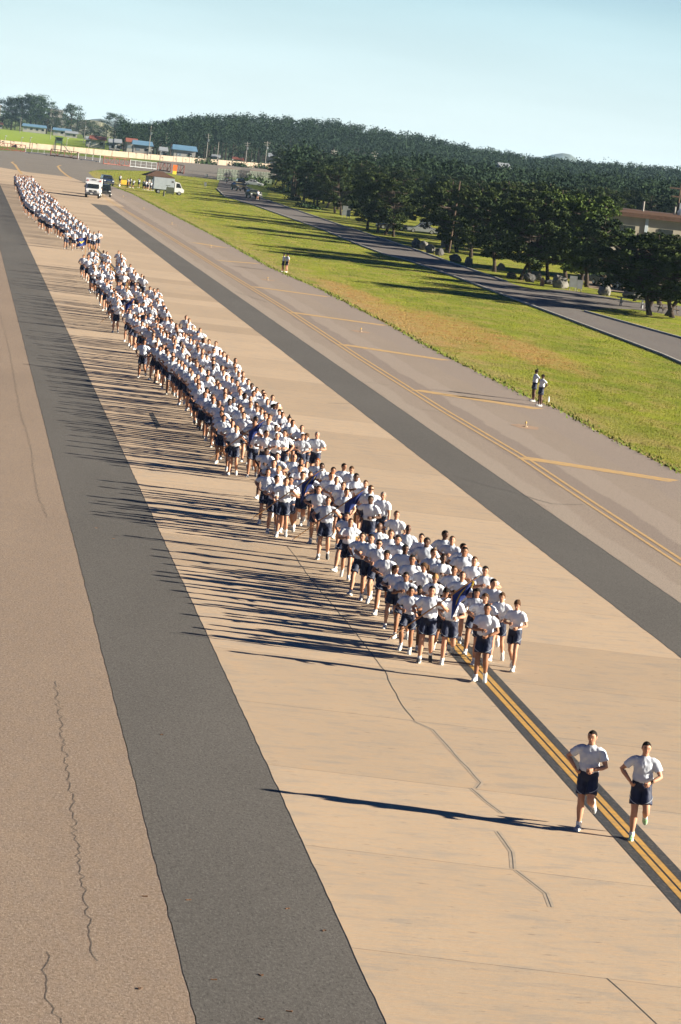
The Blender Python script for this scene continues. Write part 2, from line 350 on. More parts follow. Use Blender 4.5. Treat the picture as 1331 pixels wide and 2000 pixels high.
# ------------------------------------------------------------------ people
SKIN = {'l': mat('light_skin', (.45, .235, .15), (.38, .19, .12), 9, .55), 't': mat('tan_skin', (.29, .14, .08), (.25, .115, .065), 9, .55), 'd': mat('dark_skin', (.085, .042, .027), (.11, .055, .035), 9, .5)}
HAIR = {'b': mat('black_hair', (.012, .01, .009), (.022, .018, .016), 40, .85, spec=.08), 'n': mat('brown_hair', (.055, .03, .017), (.085, .048, .027), 40, .85, spec=.08), 'y': mat('blond_hair', (.34, .20, .085), (.26, .15, .06), 40, .85, spec=.08),
        'g': mat('ginger_hair', (.25, .085, .03), (.19, .06, .02), 40, .85, spec=.08), 'r': mat('grey_hair', (.27, .22, .19), (.20, .165, .14), 40, .85, spec=.08)}
DARKF = mat('eye_dark', (.02, .014, .011), rough=.3); LIP = mat('lip_skin', (.30, .115, .09), rough=.5)
SHIRT = mat('grey_white_cotton', (.68, .725, .80), (.60, .645, .72), 7, .9, 5, bump=.006, lo=.3, hi=.7)  # grey cotton tinted blue: bluish shade put into the base colour
SHIRTS = [SHIRT, mat('sweaty_cotton', (.58, .62, .69), (.48, .52, .59), 4, .9, 5, bump=.006, lo=.35, hi=.6), mat('warm_white_cotton', (.70, .73, .78), (.61, .64, .69), 6, .9, 5, bump=.006)]; vr = random.Random(77)
SHORT = mat('navy_nylon', (.007, .012, .034), (.012, .019, .052), 9, .65, 4, bump=.004)
PIPE = mat('silver_piping', (.30, .33, .38), rough=.4)
SHOEW = mat('white_trainer', (.62, .63, .62), (.45, .47, .48), 22, .6); SHOEG = mat('grey_trainer', (.22, .24, .26), (.5, .52, .54), 26, .6)
SHOEB = mat('black_trainer', (.02, .02, .022), (.07, .07, .075), 26, .6); SOLE = mat('trainer_sole', (.55, .55, .53), rough=.8)
SHOEN = mat('lime_trainer', (.12, .34, .10), (.45, .5, .47), 20, .6)
SOCKW = mat('white_sock', (.72, .72, .70), (.66, .66, .65), 30, .95)
BLUEC = mat('cap_navy', (.02, .03, .07), rough=.8)
def remesh(mb, vox, mats, name, smooth=3, wr=0.0, seed=0, fr=9.0):
    me = mb.mesh(name); o = bpy.data.objects.new(name, me); COL.objects.link(o)
    r = o.modifiers.new('r', 'REMESH'); r.mode = 'VOXEL'; r.voxel_size = vox
    q = o.modifiers.new('s', 'SMOOTH'); q.iterations = smooth; q.factor = .5
    dg = bpy.context.evaluated_depsgraph_get(); new = bpy.data.meshes.new_from_object(o.evaluated_get(dg)); new.name = name
    bpy.data.objects.remove(o); bpy.data.meshes.remove(me)
    if wr:
        for v in new.vertices:
            c = v.co; n = noise.noise(V((c.x*fr+seed, c.y*fr, (c.z+abs(c.x)*.8)*fr*1.5))) + .5*noise.noise(V((c.x*fr*2.3, c.y*fr*2, c.z*fr*1.2+seed+c.x*9)))
            v.co = c + v.normal*(n*wr)
    new.materials.clear()
    for k in mats: new.materials.append(k)
    new.polygons.foreach_set('use_smooth', [True]*len(new.polygons)); new.polygons.foreach_set('material_index', [0]*len(new.polygons))
    return new
def ik(a, t, l1, l2, hint):
    d = t-a; L = min(d.length, (l1+l2)*.995); d.normalize(); t = a + d*L
    x = (l1*l1 - l2*l2 + L*L)/(2*L); h = sqrt(max(0, l1*l1-x*x))
    p = hint - d*hint.dot(d); p.normalize()
    return a + d*x + p*h, t
def head_M(yaw, pit): return Matrix.Rotation(yaw, 3, 'Z') @ Matrix.Rotation(pit, 3, 'X')
def head_pt(q, k=1.0):
    """unit-sphere direction -> head surface, face towards -y"""
    x, y, z = q
    X, Y, Z = .076*x, .098*y, .118*z
    if z > 0:
        w_ = 1 + .17*z*z*(1-z)*3; X *= w_; Y *= w_; Z *= 1-.05*z
    if z < 0:
        X *= 1-.36*(-z)**1.7
        if y > 0: Y *= 1-.45*(-z)
        else: Y *= 1-.06*(-z)
    if y < -.2: Y += .006*max(0, 1-abs(z+.05)*3)*0
    f = max(0, -y)
    for s in (-1, 1):
        e = (x-s*.42)**2 + (z-.05)**2
        Y += .010*f*math.exp(-e*16)
    Y -= .007*f*math.exp(-((z-.24)**2*40 + x*x*2.2))
    Y -= .008*f*math.exp(-((z+.92)**2*9 + x*x*7))
    return V((X, Y, Z))*k
def add_head(mb, C, M, female):
    k = .955 if female else 1.0; n, mth = 22, 16; rings = []
    for i in range(1, mth):
        th = pi*i/mth
        rings.append([C + M @ head_pt((sin(th)*cos(a), sin(th)*sin(a), -cos(th)), k) for a in (2*pi*j/n for j in range(n))])
    mb.loft(rings, 0)
    W = lambda x, y, z: C + M @ (V((x, y, z))*k)
    mb.loft([[W(-.007, -.088, .022), W(.007, -.088, .022), W(.010, -.080, .022), W(-.010, -.080, .022)], [W(-.012, -.112, -.022), W(.012, -.112, -.022), W(.017, -.086, -.024), W(-.017, -.086, -.024)], [W(-.013, -.100, -.034), W(.013, -.100, -.034), W(.015, -.086, -.034), W(-.015, -.086, -.034)]], 0)
    for s in (-1, 1):
        mb.ball(W(s*.031, -.0795, .009), (.016*k, .008, .009*k), 8, 1, M)
        mb.loft([[W(s*x, y, z+d) for x, y, d in ((.014, -.095, .0), (.032, -.0935, .002), (.048, -.082, -.004), (.048, -.080, .001), (.032, -.090, .006), (.014, -.092, .004))] for z in (.029, .034)], 1)
        mb.ball(W(s*.076, .008, -.002), (.009*k, .017*k, .031*k), 8, 0, M)
    mb.ball(W(0, -.0885, -.055), (.022*k, .007, .0055*k), 8, 2, M)
def hair_mesh(kind):
    """dome of hair around the head at the origin"""
    mb = MB(); n = 24
    def edge(a):          # a: azimuth, -pi/2 is the face
        f = -sin(a)
        if kind in ('bun', 'pony', 'topbun', 'long'): return radians(62) if f > .6 else (radians(62) + (radians(118)-radians(62))*min(1, (.6-f)/.7))
        if kind == 'receding': return radians(44) if f > .55 else (radians(80) if f > .1 else radians(112))
        return radians(50) if f > .6 else (radians(50) + (radians(80)-radians(50))*(.6-f)/.25 if f > .35 else radians(80) + (radians(112)-radians(80))*min(1, (.35-f)/.7))
    steps = 7; rings = []
    for i in range(steps+2):
        ring = []
        for j in range(n):
            a = 2*pi*j/n; E = edge(a); t = min(1, (i+.35)/(steps+.35)); th = E*t
            kk = (1.045 if kind in ('short', 'receding') else 1.09) + .02*noise.noise(V((cos(a)*3, sin(a)*3, th*3)))
            if i == steps: kk = 1.02 if kind in ('short', 'receding') else 1.05
            if i == steps+1: kk = .95
            ring.append(head_pt((sin(th)*cos(a), sin(th)*sin(a), cos(th)), kk))
        rings.append(ring)
    mb.loft(rings, 0, True)
    if kind == 'bun': mb.ball((0, .115, .03), (.038, .032, .036), 10)
    if kind == 'topbun': mb.ball((0, .055, .135), (.034, .034, .04), 10)
    if kind == 'pony': mb.tube([(0, .095, .05), (.01, .14, .03), (.025, .15, -.05), (.03, .13, -.14)], [.02, .032, .028, .008], 8)
    return mb.mesh('hair', True)
def cap_mesh():
    mb = MB(); rings = []
    for th, k in ((8, 1.13), (30, 1.12), (55, 1.1), (78, 1.1), (80, 1.0)):
        rings.append([head_pt((sin(radians(th))*cos(a), sin(radians(th))*sin(a), cos(radians(th))), k) for a in (2*pi*j/20 for j in range(20))])
    mb.loft(rings)
    mb.loft([[V((x, y, .036-abs(x)*.15+d)) for x, y in ((-.07, -.07), (-.055, -.135), (0, -.16), (.055, -.135), (.07, -.07))] for d in (0, .006)])
    return mb.mesh('cap', True)
HM = {k: hair_mesh(k) for k in ('short', 'receding', 'bun', 'topbun', 'pony', 'long')}; CAPM = cap_mesh()
def glass_mesh():
    b = MB()
    for s in (-1, 1):
        b.box((s*.033, -.099, .008), (.05, .008, .03)); b.bar((s*.058, -.097, .014), (s*.078, .0, .012), .006)
    b.box((0, -.102, .014), (.02, .005, .006)); return b.mesh('sunglasses')
GLM = glass_mesh()
def add_hand(mb, W, d, nrm, side, curl, k):
    """palm and five fingers at wrist W pointing along d; nrm: the way the palm faces; fingers close towards nrm"""
    d = d.normalized(); nrm = (nrm - d*nrm.dot(d)).normalized(); x = d.cross(nrm)*side
    mb.loft([[W + d*a*k + x*(b*cos(q))*k + nrm*(c*sin(q))*k for q in (2*pi*j/8 for j in range(8))] for a, b, c in ((-.015, .026, .021), (.02, .035, .019), (.06, .041, .017), (.09, .039, .014))], 0)
    for i, (o, L) in enumerate(((.030, .072), (.010, .080), (-.011, .074), (-.030, .058))):
        p = W + d*.084*k + x*o*k; pts = [p]; a = curl*.55 + i*.05
        for q, seg in enumerate((.42, .32, .26)):
            dd = d*cos(a) + nrm*sin(a); p = p + dd*L*seg*k; pts.append(p); a += curl
        mb.tube(pts, [.0095*k, .009*k, .008*k, .006*k], 6)
    p = W + d*.03*k + x*.034*k
    t1 = p + (x*.6 + d*.65 + nrm*.3).normalized()*.038*k; t2 = t1 + (d*.75 + nrm*.75 - x*.1).normalized()*.032*k
    mb.tube([p, t1, t2], [.014*k, .011*k, .008*k], 6)
def make_person(pose, sex):
    """meshes of one figure facing -y, feet on z = 0; returns a dict"""
    P = POSES[pose]; fem = sex == 'f'; ws = .90 if fem else 1.0
    H = .935; lean = radians(P.get('lean', 7)); U = V((0, -sin(lean), cos(lean))); B = V((0, -cos(lean), -sin(lean)))
    hip = V((0, 0, H)); spine = lambda s, x=0.0, f=0.0: hip + U*s + V((x, 0, 0)) + B*f
    body, shirt, shorts = MB(), MB(), MB(); shoes, socks = [], []
    low = 9; legs = []
    for s, key in ((-1, 'R'), (1, 'L')):
        fx, kn, ab, ank = P[key]
        fx, kn, ab = radians(fx), radians(kn), radians(ab)
        hp = hip + V((s*.088, 0, -.01)); t = V((s*sin(ab), -sin(fx), -cos(fx))).normalized(); knee = hp + t*.425
        a2 = fx-kn; t2 = V((s*sin(ab)*.3, -sin(a2), -cos(a2))).normalized(); ankle = knee + t2*.41
        fa = a2 + radians(ank); ft = V((s*.12, -cos(fa), sin(fa))).normalized(); dn = V((0, -sin(fa), -cos(fa)))
        legs.append((s, hp, t, knee, t2, ankle, ft, dn))
        for q in (ankle + dn*.085 - ft*.06, ankle + dn*.085 + ft*.17): low = min(low, q.z)
    dz = V((0, 0, -low)); hip = hip + dz
    for s, hp, t, knee, t2, ankle, ft, dn in legs:
        hp, knee, ankle = hp+dz, knee+dz, ankle+dz
        k = .93 if fem else 1.0; fwd = V((0, -1, 0))
        back = t2.cross(V((1, 0, 0))); back = back if back.y > 0 or abs(back.y) < .3 else -back
        c1 = back if back.dot(ft) < 0 else -back
        pts = [hp, hp.lerp(knee, .3), hp.lerp(knee, .6), hp.lerp(knee, .85), knee - c1*.004, knee.lerp(ankle, .14), knee.lerp(ankle, .34)+c1*.014, knee.lerp(ankle, .55)+c1*.008, knee.lerp(ankle, .8), ankle, ankle+dn*.05]
        body.tube(pts, [r*k for r in (.090, .086, .075, .062, .059, .057, .064, .055, .041, .038, .040)], 12, 0, 1.05)
        b = MB(); x = ft.cross(dn).normalized()
        def sec(a, wd, h, lo=.088, n=10):
            c = ankle + ft*a + dn*(lo-h/2); return [c + x*wd*cos(q) + dn*(-h/2*sin(q)) for q in (2*pi*j/n for j in range(n))]
        b.loft([sec(-.085, .024, .05, .084), sec(-.07, .034, .085), sec(-.03, .037, .105), sec(.02, .038, .10), sec(.07, .043, .07), sec(.12, .047, .055), sec(.16, .038, .043), sec(.185, .018, .03)], 0)
        b.loft([[ankle + ft*a + dn*(.088+e) + x*wd*q for a, wd, q in ((-.088, .022, -1), (-.06, .04, -1), (.02, .04, -1), (.12, .05, -1), (.18, .028, -1), (.18, .028, 1), (.12, .05, 1), (.02, .04, 1), (-.06, .04, 1), (-.088, .022, 1))] for e in (-.018, .004)], 1)
        shoes.append(b.mesh('shoe', True))
        b = MB(); b.tube([ankle - t2*.05, ankle - t2*.02, ankle+dn*.03], [.0475, .0465, .047], 10); socks.append(b.mesh('sock', True))
        # shorts leg
        e = hp + t*(.27 if fem else .31); r0 = .089*(.98 if fem else 1)
        shorts.tube([hp + V((-s*.006, 0, .05)), hp.lerp(e, .4), hp.lerp(e, .8), e], [r0, r0+.006, r0+.012, r0+.014], 14, 0, 1.12)
        fr_ = (fwd - t*fwd.dot(t)).normalized(); sd = t.cross(fr_); sd = sd if sd.x*s > 0 else -sd
        for off in (0,):
            pp = []
            for i in range(9):
                q = i/8; an = -.15+q*1.75; rr = r0+.0165-.003*q
                pp.append(e - t*(.010 + .14*q**1.5) + (fr_*cos(an)*1.08 + sd*sin(an))*rr)
            MBp = P.setdefault('_pipe'+sex, []); MBp.append(pp)
    ws2 = ws
    S = lambda s, wd, dp, f=0.0, n=20: [spine(s) + V((wd*cos(q), 0, 0)) + B*(f + dp*sin(q)) for q in (2*pi*j/n for j in range(n))]
    ch = 1.0 if not fem else .93
    shirt.loft([S(.05, .150*ws, .105), S(.11, .178*ws, .128, .006), S(.155, .182*ws, .13, .006), S(.23, .170*ws, .118), S(.33, .180*ch, .126 + (.012 if fem else 0), .006), S(.41, .192*ch, .122, .004), S(.455, .172*ch, .105), S(.49, .128*ch, .088), S(.515, .088, .072, .004), S(.532, .066, .062, .006)])
    shorts.loft([S(.12, .166*ws, .117), S(.10, .170*ws, .122), S(.03, .180*(.97 if fem else 1), .128), S(-.04, .172, .122), S(-.075, .13, .10)])
    body.loft([S(.0, .13, .09), S(.2, .13, .09), S(.4, .15, .09), S(.49, .11, .07), S(.525, .068, .058, 0, 20)])
    hy, hpit = radians(P.get('hy', 0)), radians(P.get('hp', 4)); M = head_M(hy, hpit)
    hc = spine(.674) + V((0, -.012, .0))
    body.tube([spine(.48), spine(.55), hc + V((0, .012, -.075)), hc + V((0, .01, -.03))], [.062*ws, .056*ws, .054*ws, .052*ws], 14)
    add_head(body, hc, M, fem)
    for s, key in ((-1, 'aR'), (1, 'aL')):
        tgt, hint, pn, curl = P[key]
        sh = spine(.462, s*.178*ch)
        T = hip - V((0, 0, 0)) + V(tgt) - V((0, 0, H)); T = T + V((0, -sin(lean)*.2, 0)) if P.get('rel', 1) else T
        el, wr = ik(sh, T, .285, .255, V(hint))
        k = .86 if fem else 1.0
        body.tube([sh.lerp(el, .08) - V((0, 0, .012)), sh.lerp(el, .3), sh.lerp(el, .7), el, el.lerp(wr, .25), el.lerp(wr, .6), wr], [r*k for r in (.036, .048, .046, .041, .043, .035, .027)], 10)
        add_hand(body, wr, (wr-el), V(pn), s, curl, .94 if fem else 1.02)
        cf = sh.lerp(el, .66)
        shirt.tube([spine(.43, s*.09), spine(.447, s*.145*ch), sh.lerp(el, .16), sh.lerp(el, .42), cf], [.085, .082, .073, .070, .073], 14)
        P['_wr'+key] = (el, wr)
    big_ = pose in ('leadA', 'leadB')
    sm = remesh(shirt, .009 if big_ else .0145, [SHIRT], 'shirt', 3 if big_ else 2, .013 if big_ else .011, len(pose) % 7, 7.0)
    bm = bmesh.new(); bm.from_mesh(sm); cm_ = MB(); cm_.tube([spine(.522), spine(.534, 0, .004)], [.074*ws, .067*ws], 18, caps=False); cm_.tube([spine(.534, 0, .004), spine(.539, 0, .004)], [.069*ws, .060*ws], 18); tm = cm_.mesh('c', True); bm.from_mesh(tm); bm.to_mesh(sm); bm.free(); bpy.data.meshes.remove(tm)
    om = remesh(shorts, .0145, [SHORT, PIPE], 'shorts', 2, .009, 3, 10)
    bm = bmesh.new(); bm.from_mesh(om); pm = MB()
    for pp in P['_pipe'+sex]: pm.tube(pp, .006, 5)
    tm = pm.mesh('p'); n0 = len(bm.faces); bm.from_mesh(tm); bm.faces.ensure_lookup_table()
    for f in bm.faces[n0:]: f.material_index = 1
    bm.to_mesh(om); bm.free(); bpy.data.meshes.remove(tm)
    bmesh_body = body.mesh('body', True)
    for k in (SKIN['l'], DARKF, LIP): bmesh_body.materials.append(k)
    for q in shoes:
        q.materials.append(SHOEW); q.materials.append(SOLE)
    for q in socks: q.materials.append(SOCKW)
    return dict(body=bmesh_body, shirt=sm, shorts=om, shoes=shoes, socks=socks, hc=hc, M=M, P=P, wr=(P['_wraR'], P['_wraL']))
# (hip flexion, knee flexion, spread, ankle) per leg; (wrist target, elbow hint, palm facing, curl) per arm
OUT = lambda s: (s*1.0, .75, -.35)
POSES = {
 'stanceR': dict(R=(12, 14, 1, 0), L=(10, 82, 3, -25), aR=((-.235, -.06, 1.09), OUT(-1), (1, 0, 0), 1.2), aL=((.13, -.25, 1.12), OUT(1), (-1, .1, -.3), 1.2)),
 'stanceL': dict(L=(12, 14, 1, 0), R=(10, 82, 3, -25), aL=((.235, -.06, 1.09), OUT(1), (-1, 0, 0), 1.2), aR=((-.12, -.26, 1.14), OUT(-1), (1, .1, -.3), 1.2)),
 'reachR': dict(R=(27, 20, 2, 8), L=(-12, 32, 1, -32), aR=((-.22, -.02, 1.08), OUT(-1), (1, 0, 0), 1.1), aL=((.09, -.27, 1.2), OUT(1), (-1, .2, -.2), 1.2)),
 'reachL': dict(L=(27, 20, 2, 8), R=(-12, 32, 1, -32), aL=((.22, -.02, 1.08), OUT(1), (-1, 0, 0), 1.1), aR=((-.09, -.27, 1.2), OUT(-1), (1, .2, -.2), 1.2)),
 'kneeR': dict(R=(34, 62, 3, -8), L=(0, 9, 1, -4), aR=((-.15, -.2, 1.12), OUT(-1), (1, 0, -.2), 1.1), aL=((.2, -.14, 1.15), OUT(1), (-1, 0, -.2), 1.1), hy=8),
 'kneeL': dict(L=(34, 62, 3, -8), R=(0, 9, 1, -4), aL=((.14, -.22, 1.13), OUT(1), (-1, 0, -.2), 1.1), aR=((-.2, -.13, 1.13), OUT(-1), (1, 0, -.2), 1.1), hy=-8),
 'lookside': dict(R=(20, 22, 2, 4), L=(-8, 40, 1, -30), aR=((-.16, -.2, 1.15), OUT(-1), (1, 0, 0), 1.1), aL=((.12, -.24, 1.12), OUT(1), (-1, 0, 0), 1.1), hy=48),
 'headdown': dict(L=(22, 20, 2, 6), R=(-8, 36, 1, -30), aR=((-.10, -.25, 1.16), OUT(-1), (1, 0, 0), 1.1), aL=((.13, -.25, 1.08), OUT(1), (-1, 0, 0), 1.1), hp=26),
 'wipe': dict(R=(16, 14, 2, 4), L=(-4, 40, 1, -30), aR=((-.13, -.24, 1.12), OUT(-1), (1, 0, 0), 1.1), aL=((.075, -.20, 1.58), (1.0, -.5, -.2), (-.3, .9, 0), .5), hp=10),
 'stride': dict(R=(20, 8, 1, 6), L=(-16, 14, 1, -22), aR=((-.27, .06, .86), (-.4, 1, 0), (1, 0, 0), .55), aL=((.26, -.12, .88), (.4, 1, 0), (-1, 0, 0), .55), lean=2),
 'leadA': dict(R=(5, 9, -3, 0), L=(22, 92, 2, -35), aR=((-.225, -.05, 1.045), (-1.0, .5, -.2), (1, .2, 0), 1.15), aL=((.10, -.25, 1.09), (1.0, .5, -.45), (-1, .1, -.2), 1.2), lean=5, hy=-6, hp=6),
 'leadB': dict(R=(10, 10, -2, 0), L=(20, 88, 5, -30), aR=((-.215, -.07, 1.02), (-1.0, .45, -.3), (1, .2, 0), 1.2), aL=((.125, -.25, 1.055), (1.0, .4, -.5), (-1, .1, -.2), 1.2), lean=5, hy=4, hp=8),
 'frontlead': dict(R=(14, 16, 0, 2), L=(16, 42, 0, -14), aR=((-.03, -.28, 1.16), (-1, .4, -.5), (.3, .3, -1), 1.0), aL=((.10, -.22, 1.03), (1, .5, -.3), (-1, 0, .2), 1.1)),
 'opens': dict(R=(22, 20, 2, 6), L=(-6, 34, 1, -28), aR=((-.10, -.27, 1.13), (-1, .5, -.4), (0, .3, -1), .35), aL=((.17, -.26, 1.10), (1, .5, -.4), (0, .3, -1), .35), lean=6),
 'guidon': dict(R=(12, 14, 2, 0), L=(14, 50, 3, -22), aR=((-.275, -.20, 1.045), (-.9, .8, .1), (.4, -1, .3), 1.45), aL=((.245, -.24, 1.345), (.9, .3, -.8), (-.2, .9, .4), 1.45), lean=4, rel=0),
 'stand': dict(R=(1, 3, 3, 1), L=(2, 4, 3, 1), aR=((-.20, .0, .86), (-.4, 1, 0), (1, 0, 0), .6), aL=((.20, .02, .86), (.4, 1, 0), (-1, 0, 0), .6), lean=-2),
 'hipstand': dict(R=(1, 3, 4, 1), L=(2, 4, 4, 1), aR=((-.17, .06, 1.0), (-1, .8, 0), (1, 0, 0), .6), aL=((.17, .06, 1.0), (1, .8, 0), (-1, 0, 0), .6), lean=-2),
 'arms_up': dict(R=(1, 3, 4, 1), L=(2, 4, 4, 1), aR=((-.08, -.16, 1.62), (-1, -.2, -.5), (1, 0, 0), .6), aL=((.08, -.16, 1.62), (1, -.2, -.5), (-1, 0, 0), .6), lean=-2),
}
POSES.update({
 'easyR': dict(R=(8, 18, 2, 2), L=(6, 60, 2, -22), aR=((-.23, -.14, 1.02), (-.8, .8, 0), (1, 0, 0), 1.0), aL=((.20, -.20, 1.0), (.8, .8, 0), (-1, 0, 0), 1.0), lean=4, hy=18),
 'easyL': dict(L=(8, 18, 2, 2), R=(6, 60, 2, -22), aL=((.23, -.10, 1.0), (.8, .8, 0), (-1, 0, 0), 1.0), aR=((-.16, -.24, 1.06), (-.8, .8, 0), (1, 0, 0), 1.0), lean=5, hy=-24),
 'highR': dict(R=(25, 30, 3, 2), L=(-10, 22, 1, -26), aR=((-.06, -.26, 1.24), (-1, .4, -.5), (.6, .3, -.5), 1.2), aL=((.19, -.16, 1.22), (1, .6, -.2), (-1, .2, 0), 1.2), lean=9, hp=12),
 'highL': dict(L=(25, 30, 3, 2), R=(-10, 22, 1, -26), aL=((.05, -.26, 1.22), (1, .4, -.5), (-.6, .3, -.5), 1.2), aR=((-.2, -.12, 1.2), (-1, .6, -.2), (1, .2, 0), 1.2), lean=8, hp=-6, hy=10)})
PM = {}
def figure(pose, sex):
    if (pose, sex) not in PM: PM[(pose, sex)] = make_person(pose, sex)
    return PM[(pose, sex)]
def override(o, i, m):
    o.material_slots[i].link = 'OBJECT'; o.material_slots[i].material = m
def person(loc, rz, sc, pose, sex, skin, hair, label, group=None, extra='', shoe=None, socks=True):
    F = figure(pose, sex)
    t = thing('person', label, 'person', loc, rz, group); kx = vr.uniform(.93, 1.10) if 'lead' not in pose and pose != 'guidon' else 1.0; t.scale = (sc*kx, sc*(.3+.7*kx), sc)
    b = link('body', F['body'], t); override(b, 0, SKIN[skin])
    o = link('shirt', F['shirt'], t); override(o, 0, vr.choice(SHIRTS)); link('shorts', F['shorts'], t)
    for q in F['shoes']:
        o = link('shoe', q, t)
        if shoe: override(o, 0, shoe)
    if socks:
        for q in F['socks']: link('sock', q, t)
    hk = 'short'
    if 'u' in extra: hk = 'bun'
    elif 'U' in extra: hk = 'topbun'
    elif 'p' in extra: hk = 'pony'
    elif sex == 'f': hk = 'long'
    HMx = F['M'].to_4x4(); HMx.translation = F['hc']
    if hair != '0' and 'c' not in extra:
        me = HM[hk]
        if not me.materials: me.materials.append(HAIR['b'])
        o = link('hair', me, t); o.matrix_local = HMx; override(o, 0, HAIR[hair])
    if 'c' in extra:
        if not CAPM.materials: CAPM.materials.append(BLUEC)
        o = link('cap', CAPM, t); o.matrix_local = HMx
    if 's' in extra:
        if not GLM.materials: GLM.materials.append(DARKF)
        o = link('sunglasses', GLM, t); o.matrix_local = HMx
    return t
for k_ in POSES:
    for x_ in 'mf':
        if x_ == 'm' or k_ not in ('leadA', 'leadB', 'frontlead', 'guidon', 'stride', 'arms_up', 'wipe'): figure(k_, x_)
